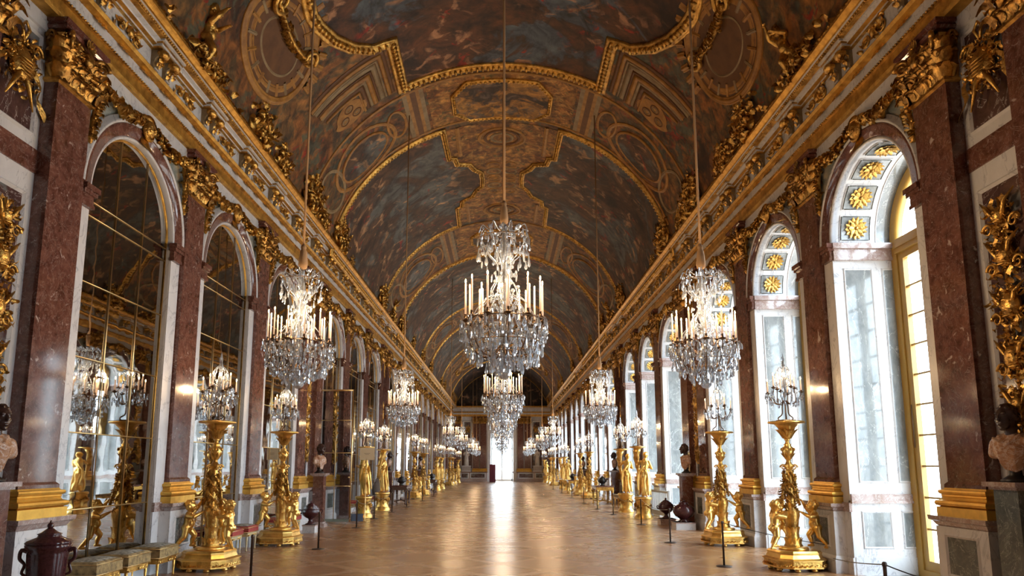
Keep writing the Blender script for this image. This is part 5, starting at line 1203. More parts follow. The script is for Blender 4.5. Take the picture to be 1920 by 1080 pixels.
def bust_meshes():
    # head facing +y ; origin under the socle; 0.85 tall
    h = MB(); chain(h, [(0, -0.01, 0.42, 0.085), (0, -0.005, 0.49, 0.062), (0, 0.005, 0.56, 0.054), (0, 0.01, 0.62, 0.056)])
    hd = Vector((0, 0.035, 0.70)); h.ell(hd, (0.085, 0.108, 0.125), 18, 12); h.ell(hd + Vector((0, 0.062, -0.05)), (0.062, 0.05, 0.07), 14, 10); h.ell(hd + Vector((0, 0.085, -0.11)), (0.03, 0.026, 0.024), 10, 7)
    chain(h, [(0, hd.y + 0.108, hd.z + 0.022, 0.011), (0, hd.y + 0.130, hd.z - 0.022, 0.016)]); h.ell(hd + Vector((0, 0.108, -0.068)), (0.026, 0.014, 0.008), 8, 5); h.ell(hd + Vector((0, 0.106, -0.08)), (0.022, 0.014, 0.008), 8, 5)
    for s in (-1, 1):
        h.ell(hd + Vector((s * 0.034, 0.098, 0.034)), (0.026, 0.016, 0.010), 8, 5); h.ell(hd + Vector((s * 0.034, 0.094, 0.008)), (0.016, 0.012, 0.011), 8, 5); h.ell(hd + Vector((s * 0.05, 0.075, -0.03)), (0.022, 0.02, 0.022), 8, 5); h.ell(hd + Vector((s * 0.088, 0.0, -0.01)), (0.012, 0.022, 0.034), 8, 6)
        chain(h, [(s * 0.05, 0.0, 0.44, 0.05), (s * 0.12, -0.01, 0.40, 0.05)]); chain(h, [(s * 0.045, -0.02, 0.60, 0.018), (s * 0.02, 0.05, 0.47, 0.014)])
    rng = random.Random(3)
    for k in range(110):
        a = rng.uniform(0, 2 * PI); e_ = rng.uniform(-0.35, 1.4); d = Vector((math.cos(a) * math.cos(e_), math.sin(a) * math.cos(e_), math.sin(e_)))
        if d.y > 0.42 and d.z < 0.62: continue
        h.ell(hd + Vector((d.x * 0.088, d.y * 0.108 - 0.004, d.z * 0.125)), rng.uniform(0.012, 0.02), 6, 5)
    d_ = MB(); d_.ell((0, 0.0, 0.33), (0.19, 0.12, 0.16), 18, 12); chain(d_, [(0, 0.0, 0.13, 0.05), (0, 0.0, 0.25, 0.11)]); chain(d_, [(-0.155, 0, 0.385, 0.07), (0, -0.01, 0.43, 0.085), (0.155, 0, 0.385, 0.07)]); [chain(d_, [(s * 0.16, 0, 0.37, 0.07), (s * 0.185, 0.0, 0.29, 0.062)]) for s in (-1, 1)]
    for k in range(9):
        z = 0.40 - k * 0.030; f_ = 1 - 0.055 * k; chain(d_, [(-0.17 * f_, 0.03, z - 0.02, 0.014), (-0.09 * f_, 0.105 * f_, z - 0.05, 0.018), (0.04, 0.122 * f_, z - 0.02, 0.018), (0.12 * f_, 0.095, z + 0.035, 0.016), (0.17 * f_, 0.03, z + 0.05, 0.014)])
        chain(d_, [(0.20 * f_, -0.03, z, 0.014), (0.0, -0.12 * f_, z - 0.03, 0.018), (-0.20 * f_, -0.03, z, 0.014)])
    for s in (-1, 1): chain(d_, [(s * 0.07, -0.06, 0.49, 0.022), (s * 0.10, 0.04, 0.46, 0.026), (s * 0.02, 0.115, 0.38, 0.022)])
    so = MB(); so.lathe([(0.13, 0), (0.135, 0.02), (0.10, 0.04), (0.06, 0.07), (0.055, 0.12), (0.075, 0.15), (0.05, 0.17)], 24, m=0)
    return remeshed(h, 'head', 0.0075, 2, 'bronze_head'), remeshed(d_, 'drapery', 0.010, 2, 'alabaster'), so.mesh('socle', 'black')
BM_ = bust_meshes()
def bust(drape='alabaster'):
    t = thing('bust', '', 'bust'); mobj('head', BM_[0], t, (0, 0, -0.085), None, 1.06)
    m = BM_[1]
    if drape != 'alabaster': m = m.copy(); m.materials[0] = M[drape]
    mobj('drapery', m, t); mobj('socle', BM_[2], t); return t
def stool_parts(kind):
    t = thing('stool', '', 'stool'); w, d, h = (0.56, 0.42, 0.46) if kind == 'gold' else (0.52, 0.42, 0.47)
    lm = 'gold_carved' if kind == 'gold' else 'cream_wood'
    c = MB(); nx = 10; top = h + 0.0; th = 0.17 if kind == 'gold' else 0.13
    pr = [(0.0, h - th), (0.012, h - th + 0.01), (0.012, h - 0.035), (0.0, h - 0.012), (-0.03, h)]
    v = []; 
    for o, z in pr: v += [(w / 2 + o, d / 2 + o, z), (-w / 2 - o, d / 2 + o, z), (-w / 2 - o, -d / 2 - o, z), (w / 2 + o, -d / 2 - o, z)]
    c.add(v, [(i * 4 + j, i * 4 + (j + 1) % 4, i * 4 + 4 + (j + 1) % 4, i * 4 + 4 + j) for i in range(4) for j in range(4)], 0)
    g = 8; vv = []
    for i in range(g + 1):
        for k in range(g + 1):
            x = (i / g - 0.5) * (w - 0.06); y = (k / g - 0.5) * (d - 0.06); vv.append((x, y, h + 0.03 * (1 - (2 * i / g - 1) ** 2) ** 0.5 * (1 - (2 * k / g - 1) ** 2) ** 0.5))
    c.add(vv, [(i * (g + 1) + k, (i + 1) * (g + 1) + k, (i + 1) * (g + 1) + k + 1, i * (g + 1) + k + 1) for i in range(g) for k in range(g)], 1, True)
    c.obj('seat', ['tapestry', 'tapestry_top'] if kind == 'gold' else ['velvet_red', 'tapestry_top'], t)
    br = MB()
    for z in (h - th + 0.012, h - 0.03): br.tube([(w / 2 + 0.014, d / 2 + 0.014, z), (-w / 2 - 0.014, d / 2 + 0.014, z), (-w / 2 - 0.014, -d / 2 - 0.014, z), (w / 2 + 0.014, -d / 2 - 0.014, z), (w / 2 + 0.014, d / 2 + 0.014, z)], 0.007, 5)
    br.obj('braid', 'brass', t)
    a = MB(); ah = 0.07
    for s in (-1, 1): a.box(-w / 2 + 0.01, w / 2 - 0.01, s * (d / 2 - 0.02) - 0.012, s * (d / 2 - 0.02) + 0.012, h - th - ah, h - th, 0); a.box(s * (w / 2 - 0.02) - 0.012, s * (w / 2 - 0.02) + 0.012, -d / 2 + 0.01, d / 2 - 0.01, h - th - ah, h - th, 0)
    rng = random.Random(7)
    for k in range(40):
        s = rng.choice((-1, 1)); 
        if k % 2: a.leaf((rng.uniform(-w / 2, w / 2), s * (d / 2 - 0.006), h - th - ah / 2 - 0.02), (rng.choice((-1, 1)), 0, 0.5), (0, s, 0), 0.05, 0.03, 0.6, 1, 2)
        else: a.leaf((s * (w / 2 - 0.006), rng.uniform(-d / 2, d / 2), h - th - ah / 2 - 0.02), (0, rng.choice((-1, 1)), 0.5), (s, 0, 0), 0.05, 0.03, 0.6, 1, 2)
    a.obj('apron', [lm, 'gold_carved'], t)
    lg = MB(); H = h - th - 0.02; lg.lathe([(0.012, 0), (0.018, 0.02), (0.012, 0.035), (0.022, H * 0.8), (0.016, H * 0.85), (0.028, H * 0.9), (0.028, H)], 12, m=0, flute=(0.04, H * 0.8, 0, 0.06)); me = lg.mesh('leg', lm)
    for sx_ in (-1, 1):
        for sy in (-1, 1): mobj('leg', me, t, (sx_ * (w / 2 - 0.03), sy * (d / 2 - 0.03), 0))
    return t
def console_table(w=1.2, d=0.55, h=0.82, mat='gold_carved', top='red_marble'):
    t = thing('console_table', '', 'table'); tp = MB(); tp.box(-w / 2, w / 2, -d / 2, d / 2, h - 0.04, h, 0); tp.box(-w / 2 + 0.015, w / 2 - 0.015, -d / 2 + 0.015, d / 2 - 0.015, h - 0.06, h - 0.04, 0); tp.obj('table_top', top, t)
    a = MB(); a.box(-w / 2 + 0.04, w / 2 - 0.04, -d / 2 + 0.03, -d / 2 + 0.06, h - 0.20, h - 0.06); a.box(-w / 2 + 0.04, w / 2 - 0.04, d / 2 - 0.06, d / 2 - 0.03, h - 0.20, h - 0.06)
    for s in (-1, 1): a.box(s * (w / 2 - 0.05) - 0.015, s * (w / 2 - 0.05) + 0.015, -d / 2 + 0.04, d / 2 - 0.04, h - 0.2, h - 0.06)
    rng = random.Random(1)
    for k in range(30): s = rng.choice((-1, 1)); a.leaf((rng.uniform(-w / 2 + .05, w / 2 - .05), s * (d / 2 - 0.03), h - 0.2), (rng.uniform(-1, 1), 0, rng.uniform(-0.6, 1)), (0, s, 0), 0.1, 0.06, 0.6, 0, 3)
    a.obj('apron', mat, t)
    lg = MB(); H = h - 0.1; lg.lathe([(0.035, 0), (0.05, 0.03), (0.03, 0.08), (0.035, 0.2), (0.05, H * 0.75), (0.07, H * 0.85), (0.045, H * 0.9), (0.05, H)], 12, m=0)
    for k in range(8): a_ = k * PI / 4; lg.leaf((0.05 * math.cos(a_), 0.05 * math.sin(a_), H * 0.7), (0, 0, 1), (math.cos(a_), math.sin(a_), 0), 0.14, 0.05, 0.5, 0, 3)
    me = lg.mesh('leg', mat)
    for sx_ in (-1, 1):
        for sy in (-1, 1): mobj('leg', me, t, (sx_ * (w / 2 - 0.08), sy * (d / 2 - 0.08), 0))
    st = MB(); 
    for s in (-1, 1): st.tube([(s * (w / 2 - 0.08), -d / 2 + 0.08, 0.12), (0, 0, 0.16), (s * (w / 2 - 0.08), d / 2 - 0.08, 0.12)], 0.022, 6)
    st.ell((0, 0, 0.2), (0.05, 0.05, 0.07), 8, 6); st.obj('stretcher', mat, t); return t
def stanchion():
    t = thing('barrier_post', '', 'post'); b = MB(); b.lathe([(0.125, 0), (0.13, 0.006), (0.12, 0.014), (0.03, 0.022), (0.0, 0.022)], 28, caps=False); b.obj('base_plate', 'dark_metal', t)
    p = MB(); p.lathe([(0.017, 0.015), (0.017, 0.68), (0.022, 0.685), (0.022, 0.715), (0.012, 0.725)], 14); p.obj('post', 'dark_metal', t); return t
def pier_trophy(kind):
    mb = MB(); rng = random.Random(40 + kind)
    if kind == 0:      # shield and quiver cluster, around z 6.05
        c = Vector((-0.05, 0, 6.05)); mb.ell(c + Vector((0, 0, 0.02)), (0.09, 0.15, 0.20), 14, 9, 0)
        for k in range(5): mb.ring([(0.0, 0), (0.001, 0)], 0, 6.0, 0, 0.1, 1, 0) if False else mb.tube([(-0.13, -0.13 + 0.01 * k, 6.1 - k * 0.04), (-0.16, 0, 6.08 - k * 0.04), (-0.13, 0.13 - 0.01 * k, 6.1 - k * 0.04)], 0.01, 5)
        for s in (-1, 1):
            mb.tube([(-0.06, s * 0.05, 6.15), (-0.09, s * -0.1, 5.85), (-0.08, s * -0.22, 5.6)], [0.035, 0.03, 0.008], 8); mb.tube([(-0.05, s * 0.28, 6.45), (-0.07, s * -0.1, 5.9)], 0.014, 6)
            ribbon(mb, [(-0.06, s * (0.1 + 0.03 * q + 0.05 * math.sin(q * 1.3)), 6.38 - 0.07 * q) for q in range(12)], 0.06, (-1, 0, 0))
            scroll(mb, (-0.05, s * 0.23, 6.33), (0, s, 0), (0, 0, 1), 0.10, 1.5, 0.022)
        mb.tube([(-0.05, 0, 6.35), (-0.07, 0.06, 6.5), (-0.06, 0, 6.58), (-0.07, -0.06, 6.5), (-0.05, 0, 6.35)], 0.018, 6)
        for k in range(150):
            y = rng.gauss(0, 0.14); z = 6.05 + rng.gauss(0, 0.18)
            if abs(y) < 0.3 and 5.65 < z < 6.42: a = rng.uniform(0, 6.3); mb.leaf((-0.04, y, z), (-0.4, math.cos(a), math.sin(a)), (-1, 0, 0), rng.uniform(0.07, 0.12), 0.045, 0.9, 0, 5)
    else:              # long hanging trophy z 1.75 .. 4.45
        for i, (z, r) in enumerate(((4.3, 0.12), (3.85, 0.17), (3.3, 0.19), (2.75, 0.17), (2.25, 0.13), (1.9, 0.08))):
            mb.ell((-0.05, rng.uniform(-0.03, 0.03), z), (0.08, r * 0.62, r * 0.8), 14, 9, 0)
            [mb.tube([(-0.05, -r * 0.55, z + h_ * r), (-0.13, 0, z + h_ * r - 0.02), (-0.05, r * 0.55, z + h_ * r)], 0.012, 6) for h_ in (-0.5, -0.2, 0.1, 0.4)]
            for s in (-1, 1):
                mb.tube([(-0.06, s * 0.02, z - 0.1), (-0.10, s * 0.14, z + 0.12), (-0.07, s * 0.26, z + 0.22)], [0.028, 0.024, 0.006], 7); scroll(mb, (-0.06, s * 0.19, z - 0.12), (0, s, 0), (0, 0, 1), 0.08, 1.4, 0.02)
                ribbon(mb, [(-0.07, s * (0.06 + 0.05 * math.sin(q * 1.4)), z + 0.2 - 0.06 * q) for q in range(8)], 0.05, (-1, 0, 0))
        for k in range(330):
            y = rng.gauss(0, 0.11); z = rng.uniform(1.8, 4.45); a = rng.uniform(0, 6.3)
            if abs(y) < 0.27: mb.leaf((-0.05, y, z), (-0.3, math.cos(a), math.sin(a)), (-1, 0, 0), rng.uniform(0.08, 0.14), rng.uniform(0.035, 0.06), 0.9, 0, 5)
        mb.tube([(-0.04, 0, 1.75), (-0.05, 0, 4.5)], 0.02, 6)
    return mb
# ================================================================== PLACEMENT
SIDE = {-1: 'mirrored', 1: 'window'}
# ---- piers: framed marble panels, trophies
pf = MB()     # facing local (-x to the hall), 0 white 1 red 2 dark panel 3 pink
pf.box(-0.03, 0.1, -0.465, 0.465, 0.93, 1.07, 3); pf.box(-0.04, 0.1, -0.465, 0.465, 0.0, 0.24, 0)
pf.box(-0.02, 0.1, -0.465, 0.465, 4.97, 5.25, 1); pf.box(-0.04, 0.1, -0.465, 0.465, 6.7, 6.9, 0)
panel(pf, (-0.0, 0, 0), (0, 1, 0), (0, 0, 1), (-1, 0, 0), -0.36, 0.36, 5.38, 6.63, 0, 2, 0.05, 0.03)
panel(pf, (-0.0, 0, 0), (0, 1, 0), (0, 0, 1), (-1, 0, 0), -0.36, 0.36, 1.25, 4.72, 0, 2, 0.06, 0.03)
panel(pf, (-0.0, 0, 0), (0, 1, 0), (0, 0, 1), (-1, 0, 0), -0.30, 0.30, 0.34, 0.85, 0, 2, 0.04, 0.02)
me_pf = pf.mesh('pier_facing', ['white_marble', 'red_marble', 'panel_marble', 'pink_marble'])
tr0 = pier_trophy(0).mesh('trophy', 'gold_carved'); tr1 = pier_trophy(1).mesh('trophy', 'gold_carved')
for sd in (-1, 1):
    W_ = wallL if sd < 0 else wallR
    for i, pc in enumerate(PIERS):
        T_ = dict(loc=(sd * XW, pc, 0), rot=(0, 0, 0 if sd > 0 else PI)); mobj('pier_facing', me_pf, W_, **T_)
        wh = 'the near end' if i == 0 else 'the %s pier' % ORD[i]
        tag(mobj('wall_trophy', tr0, None, **T_), 'gilt shield and quiver trophy high on %s of the %s wall' % (wh, SIDE[sd]), 'ornament', 'gilt trophies in the upper pier panels')
        tag(mobj('wall_trophy', tr1, None, **T_), 'long gilt trophy of arms hanging on %s of the %s wall' % (wh, SIDE[sd]), 'ornament', 'long gilt trophies on the piers')
# ---- garlands with masks over the arches
rg = random.Random(77); gm = MB()
mk = MB(); mk.ell((-0.12, 0, 6.55), (0.10, 0.115, 0.14), 14, 10); mk.ell((-0.21, 0, 6.53), (0.03, 0.022, 0.035), 8, 6)
for s in (-1, 1): mk.ell((-0.19, s * 0.045, 6.575), (0.022, 0.03, 0.016), 8, 5); mk.ell((-0.19, s * 0.05, 6.51), (0.03, 0.035, 0.03), 8, 5)
mk.ell((-0.19, 0, 6.47), (0.02, 0.045, 0.014), 8, 5)
for k in range(40):
    a = 2 * PI * k / 40; mk.leaf((-0.09, 0.10 * math.cos(a), 6.55 + 0.12 * math.sin(a)), (-0.25, math.cos(a), math.sin(a)), (-1, 0, 0), 0.13 if math.sin(a) < 0.2 else 0.17, 0.07, 0.9, 0, 3)
for k in range(9): mk.leaf((-0.08, (k - 4) * 0.02, 6.40), (-0.1, (k - 4) * 0.08, -1), (-1, 0, 0), 0.2, 0.06, 0.4, 0, 3)
for s in (-1, 1):
    garland(gm, [(-0.10, s * 1.30, 5.72), (-0.10, s * 1.29, 6.0), (-0.12, s * 1.24, 6.3), (-0.14, s * 1.12, 6.52)], 0.06, rg, 0, 22)
    garland(gm, [(-0.14, s * 1.25, 6.62), (-0.13, s * 1.0, 6.52), (-0.12, s * 0.75, 6.47), (-0.12, s * 0.5, 6.49), (-0.12, s * 0.3, 6.56), (-0.12, s * 0.14, 6.64)], 0.07, rg, 0, 22)
me_gm = gm.mesh('garland', 'gold_carved'); me_mk = mk.mesh('mask', 'gold_carved')
for sd in (-1, 1):
    for i, c in enumerate(BAYS):
        o = mobj('arch_festoon', me_gm, None, (sd * (XB + 0.03), c, 0), (0, 0, 0 if sd > 0 else PI)); tag(o, 'gilt leaf festoon with mask over the %s arch of the %s wall' % (ORD[i], SIDE[sd]), 'garland', 'gilt festoons over the arches'); mobj('mask', me_mk, o)
# ---- sculpture groups on the cornice
def cornice_group(kind):
    t = thing('cornice_sculpture', '', 'sculpture'); rng = random.Random(60 + kind); mb = MB()
    if kind == 0:      # cartouche with shield, banners
        mb.ell((-0.12, 0, 0.62), (0.10, 0.26, 0.36), 16, 10, 0)
        mb.tube([(-0.16, 0.30 * math.cos(PI * k / 10), 0.62 + 0.42 * math.sin(PI * k / 10)) for k in range(21)], 0.05, 8)
        for s in (-1, 1):
            scroll(mb, (-0.14, s * 0.36, 0.98), (0, s, 0), (0, 0, 1), 0.15, 1.6, 0.045); scroll(mb, (-0.12, s * 0.38, 0.24), (0, s, 0), (0, 0, -1), 0.17, 1.6, 0.045)
            mb.tube([(0.0, s * 0.25, 0.1), (-0.1, s * 0.45, 0.8), (-0.22, s * 0.6, 1.25)], [0.03, 0.03, 0.012], 7)
        n = 170
    elif kind == 1:    # helmet, cuirass
        mb.ell((-0.10, 0.0, 0.40), (0.15, 0.2, 0.30), 14, 9, 0); mb.ell((-0.14, 0.02, 0.80), (0.13, 0.14, 0.15), 14, 9, 0); mb.tube([(-0.05, 0.10, 0.86), (-0.12, 0.05, 1.02), (-0.2, -0.06, 1.05), (-0.22, -0.18, 0.95)], [0.04, 0.06, 0.06, 0.03], 8)
        for s in (-1, 1): mb.ell((-0.06, s * 0.32, 0.28), (0.08, 0.15, 0.18), 12, 8, 0); mb.tube([(0.0, s * -0.2, 0.1), (-0.12, s * 0.3, 0.7), (-0.2, s * 0.5, 1.0)], 0.022, 6)
        n = 130
    else: n = 60
    for k in range(n):
        y = rng.gauss(0, 0.25); z = abs(rng.gauss(0.4, 0.3)); a = rng.uniform(0, 6.3)
        if kind == 2: y = rng.gauss(0, 0.45); z = abs(rng.gauss(0.1, 0.12))
        mb.leaf((-0.08 - 0.08 * rng.random(), y, z), (-0.5, math.cos(a), math.sin(a) + 0.3), (-1, 0, 0.2), 0.22, 0.12, 0.9, 0, 3)
    mb.obj('trophy_cluster', 'gold_carved', t)
    if kind == 2:
        mobj('putto', ME['putto_old'], t, (-0.12, 0.1, 0.10), (0.0, 0.25, PI / 2 + 0.5), 1.45)
        mobj('putto', ME['putto2_old'], t, (-0.10, -0.55, 0.05), (0.1, 0.35, PI / 2 - 1.0), 1.35)
    return t
CG = [cornice_group(k) for k in range(3)]
for c in CG: reg(c)
used = [0, 0, 0]; lst = [(2, 10.4, 1.0), (1, 12.9, 1.05), (1, 14.3, 0.8), (0, 16.6, 1.2), (1, 17.9, 0.7), (0, 19.7, 1.15), (1, 21.5, 0.5), (0, 26.9, 1.15), (2, 29.8, 0.9), (0, 32.3, 1.15), (1, 36.7, 0.9), (0, 41.2, 1.0), (0, 46.1, 1.0), (0, 54.2, 1.0), (1, 57.2, 1.0), (0, 65.5, 1.0), (0, 71.0, 0.9)]
nth = {}
for sd in (-1, 1):
    for kd, y, sc in lst:
        nth[(sd, kd)] = nth.get((sd, kd), 0) + 1
        nm = ('gilt cartouche with banners', 'gilt helmet and armour group', 'pair of gilt putti among leaves')[kd]
        place(CG[kd], used[kd] == 0, (sd * 4.93, y, 7.97), 0 if sd > 0 else PI, '%s on the cornice above the %s wall, %s along' % (nm, SIDE[sd], ORD[nth[(sd, kd)] - 1]), 'gilt sculpture along the cornice', sc); used[kd] += 1

# ---- chandeliers
CH0 = reg(chandelier(0)); CH1 = reg(chandelier(1)); CH2 = reg(chandelier(2)); use = {0: 0, 1: 0, 2: 0}
ROWS = [8.5, 17.7, 26.1, 34.3, 43.5, 52.0, 60.4, 69.4]
def vault_z(x): return VZ + VB * math.sqrt(1 - (x / VA) ** 2)
tas = MB(); tas.lathe([(0.012, 0.30), (0.03, 0.27), (0.035, 0.25), (0.028, 0.23), (0.04, 0.2), (0.055, 0.05), (0.05, 0.0), (0.02, -0.02)], 14, m=0, flute=(0.02, 0.2, 0, 0.08)); me_tas = tas.mesh('tassel', 'rope')
for ri, y in enumerate(ROWS):
    for xs in (0, -1, 1):
        if xs and ri in (2, 5): continue
        lod = 0 if ri == 0 else (1 if ri == 1 else 2); P_ = (CH0, CH1, CH2)[lod]
        sc = (0.96, 0.96, 1.0) if xs == 0 else (0.75, 0.75, 0.76)
        x = 0.03 if xs == 0 else xs * 2.54
        # heights: centre ones as built (ball at 2.68), side ones end at 2.56
        z0 = 0.0 if xs == 0 else 2.57 - 2.68 * 0.76
        lab = 'lit crystal chandelier, %s, %s from the near end' % ('middle row' if xs == 0 else 'row along the %s wall' % SIDE[xs], ORD[[r for r in ROWS if xs == 0 or r not in (26.1, 52.0)].index(y)])
        o = place(P_, use[lod] == 0, (x, y, z0), 0.1 + 0.35 * ri + xs * 0.2, lab, 'crystal chandeliers down the hall', sc); use[lod] += 1
        szz = 1.0 if xs == 0 else 0.76
        ztop = 4.72; zr = (vault_z(x) - z0) / szz
        r_ = MB(); r_.tube([(0, 0, ztop + 0.25), (0, 0, zr)], 0.017 if xs == 0 else 0.02, 8); r_.obj('hanging_rope', 'rope', o)
        mobj('tassel', me_tas, o, (0, 0, ztop + 0.0), None, 1.0 if xs == 0 else 1.4)
        nl = 4 if ri == 0 else (3 if ri == 1 else 1)
        for kx in range(nl):
            L = bpy.data.lights.new('candle_glow', 'POINT'); L.energy = CHW / nl * (1.0 if xs == 0 else 0.75) * (1.0 if ri < 2 else 0.7); L.color = (1.0, 0.66, 0.36); L.shadow_soft_size = 0.05
            lo = bpy.data.objects.new('candle_glow', L); COL.objects.link(lo); lo.parent = o
            an = 2 * PI * (kx + 0.25) / nl if nl > 1 else -PI / 2 - o.rotation_euler.z; rr = 0.43; lo.location = (rr * math.cos(an), rr * math.sin(an), 4.0)
# ---- torcheres and girandoles
TP = torchere_putti(); reg(TP); TW = torchere_woman(); reg(TW); G0 = girandole(0); reg(G0); G1 = girandole(1); reg(G1); use = {'p': 0, 'w': 0, 0: 0, 1: 0}
TL = [('p', 4.66, 11.3), ('p', 4.64, 14.75), ('w', 4.42, 22.4), ('w', 4.42, 25.9), ('p', 4.45, 35.4), ('p', 4.45, 39.4), ('w', 4.4, 47.2), ('w', 4.4, 50.6), ('p', 4.4, 58.8), ('p', 4.4, 62.3), ('w', 4.35, 69.0)]
for sd in (-1, 1):
    cnt = {'p': 0, 'w': 0}
    for i, (kd, x, y) in enumerate(TL):
        if sd > 0 and i == 2: y = 21.9; 
        if sd > 0 and i == 3: y = 25.0
        x = sd * x; P_ = TP if kd == 'p' else TW
        rz = {('p', -1): -0.10, ('p', 1): 0.12, ('w', -1): PI * 0.5 + 0.5, ('w', 1): -0.2}[(kd, sd)]
        if kd == 'w' and i == 3: rz += 0.25 * sd
        lab = ('gilt torchere with putti carrying garlands, %s on the %s side' if kd == 'p' else 'gilt torchere of a draped woman on a drum, %s on the %s side') % (ORD[cnt[kd]], SIDE[sd] + ' wall')
        cnt[kd] += 1
        o = place(P_, use[kd] == 0, (x, y, 0), rz, lab, 'gilt torcheres with putti' if kd == 'p' else 'gilt torcheres with women'); use[kd] += 1
        if kd == 'w':
            off = Matrix.Rotation(rz, 3, 'Z') @ Vector((-0.13, 0, 0)); gx, gy, gz = x + off.x, y + off.y, 2.236
        else: gx, gy, gz = x, y, 2.346
        l_ = 0 if i < 2 else 1; G_ = G0 if l_ == 0 else G1
        place(G_, use[l_] == 0, (gx, gy, gz), 0.3 * i + sd * 0.2, 'lit crystal girandole on the %s %s torchere by the %s wall' % (ORD[cnt[kd] - 1], 'putti' if kd == 'p' else 'draped woman', SIDE[sd]), 'crystal girandoles on the torcheres'); use[l_] += 1
        L = bpy.data.lights.new('candle_glow', 'POINT'); L.energy = CHW * 0.14; L.color = (1.0, 0.66, 0.36); L.shadow_soft_size = 0.04
        lo = bpy.data.objects.new('candle_glow', L); COL.objects.link(lo); lo.location = (gx, gy, gz + 0.78)
# ---- vases, plinths, busts, pedestals
def plinth(loc, w, h, label, rz=0, mat='white_marble', side='pink_marble'):
    t = thing('plinth', label, 'plinth', loc, rz); b = MB(); b.box(-w / 2, w / 2, -w / 2, w / 2, 0, h, 0); b.obj('block', mat, t)
    c = MB(); c.box(-w / 2 - 0.012, w / 2 + 0.012, -w / 2 - 0.012, w / 2 + 0.012, h - 0.03, h, 0); c.obj('top_slab', side, t); return t
def pedestal(loc, label, h=1.44, mat='red_marble', w=0.30):
    t = thing('bust_pedestal', label, 'pedestal', loc)
    b = MB(); b.box(-w / 2, w / 2, -w / 2, w / 2, 0.14, h - 0.08, 0); b.obj('shaft', mat, t)
    c = MB(); c.box(-w / 2 - 0.03, w / 2 + 0.03, -w / 2 - 0.03, w / 2 + 0.03, h - 0.08, h - 0.05, 0); c.box(-w / 2 - 0.07, w / 2 + 0.07, -w / 2 - 0.07, w / 2 + 0.07, h - 0.05, h, 0); c.obj('cap_slab', 'pink_marble', t)
    d = MB(); d.box(-w / 2 - 0.07, w / 2 + 0.07, -w / 2 - 0.07, w / 2 + 0.07, 0, 0.10, 0); d.box(-w / 2 - 0.03, w / 2 + 0.03, -w / 2 - 0.03, w / 2 + 0.03, 0.10, 0.14, 0); d.obj('foot', 'pink_marble', t); return t
def put(t, loc, rz, label, sc=None): t.location = loc; t.rotation_euler = (0, 0, rz); t['label'] = label; 
pedestal((-5.28, 7.1, 0), 'mottled marble pedestal under the near bust by the mirrored wall', 1.46, 'red_marble', 0.34)
b = bust(); put(b, (-5.21, 7.1, 1.46), -PI / 2 - 0.35, 'dark bust in orange marble drapery, near end of the mirrored wall')
pedestal((5.28, 7.1, 0), 'dark marble pedestal under the near bust by the window wall', 1.46, 'green_marble', 0.34)
b = bust(); put(b, (5.22, 7.08, 1.46), PI / 2 + 0.35, 'dark bust in orange marble drapery, near end of the window wall')
pedestal((-4.95, 18.95, 0), 'slim red marble pedestal under the bust by the mirror door', 1.43, 'red_marble', 0.28)
b = bust('stone_buff' if 'stone_buff' in M else 'alabaster'); put(b, (-4.97, 18.95, 1.43), -PI / 2 - 0.5, 'dark bust in buff drapery beside the open mirror door')
pedestal((5.0, 18.95, 0), 'dark red marble pedestal between the pilasters by the white railing', 1.43, 'red_marble_dark', 0.30)
b = bust(); put(b, (5.02, 18.95, 1.43), PI / 2 + 0.2, 'dark bust in orange drapery behind the globe vase, window wall')
for sd in (-1, 1):
    for i, y in ((2, 30.8), (3, 42.6), (4, 54.4), (5, 66.3)):
        pedestal((sd * 4.98, y, 0), 'marble bust pedestal at the %s pier of the %s wall' % (ORD[i], SIDE[sd]), 1.43, 'red_marble', 0.30)
        b = bust(); put(b, (sd * 5.0, y, 1.43), -sd * -PI / 2, 'dark bust in orange drapery at the %s pier of the %s wall' % (ORD[i], SIDE[sd]))
plinth((-4.56, 7.12, 0), 0.42, 0.27, 'white plinth under the fluted porphyry vase', 0)
u = urn('fluted'); put(u, (-4.56, 7.12, 0.27), 0.35, 'tall fluted porphyry vase with lid and scroll handles, near the gilt stools'); u.scale = (0.9, 0.9, 1.0)
plinth((-4.72, 17.35, 0), 0.30, 0.20, 'small white plinth under the squat vase by the mirrored wall')
u = urn('squat'); put(u, (-4.72, 17.35, 0.20), 0.2, 'squat porphyry vase with lid and handles in front of the slim pedestal')
plinth((4.72, 18.3, 0), 0.50, 0.19, 'white marble plinth under the globe vase')
u = urn('globe'); put(u, (4.74, 18.3, 0.19), 0, 'round dark red globe vase on a white plinth, window side'); u.scale = (1.25, 1.25, 1.15)
plinth((4.62, 19.75, 0), 0.42, 0.17, 'low pink plinth under the black lidded vase', 0, 'pink_marble')
u = urn('squat'); put(u, (4.62, 19.75, 0.17), 0.3, 'black lidded vase on a low plinth beside the white railing')
u = urn('grey'); put(u, (-4.85, 28.0, 0), 0, 'large grey stone vase with lid behind the draped woman torcheres'); u.scale = (1.1, 1.1, 1.2)
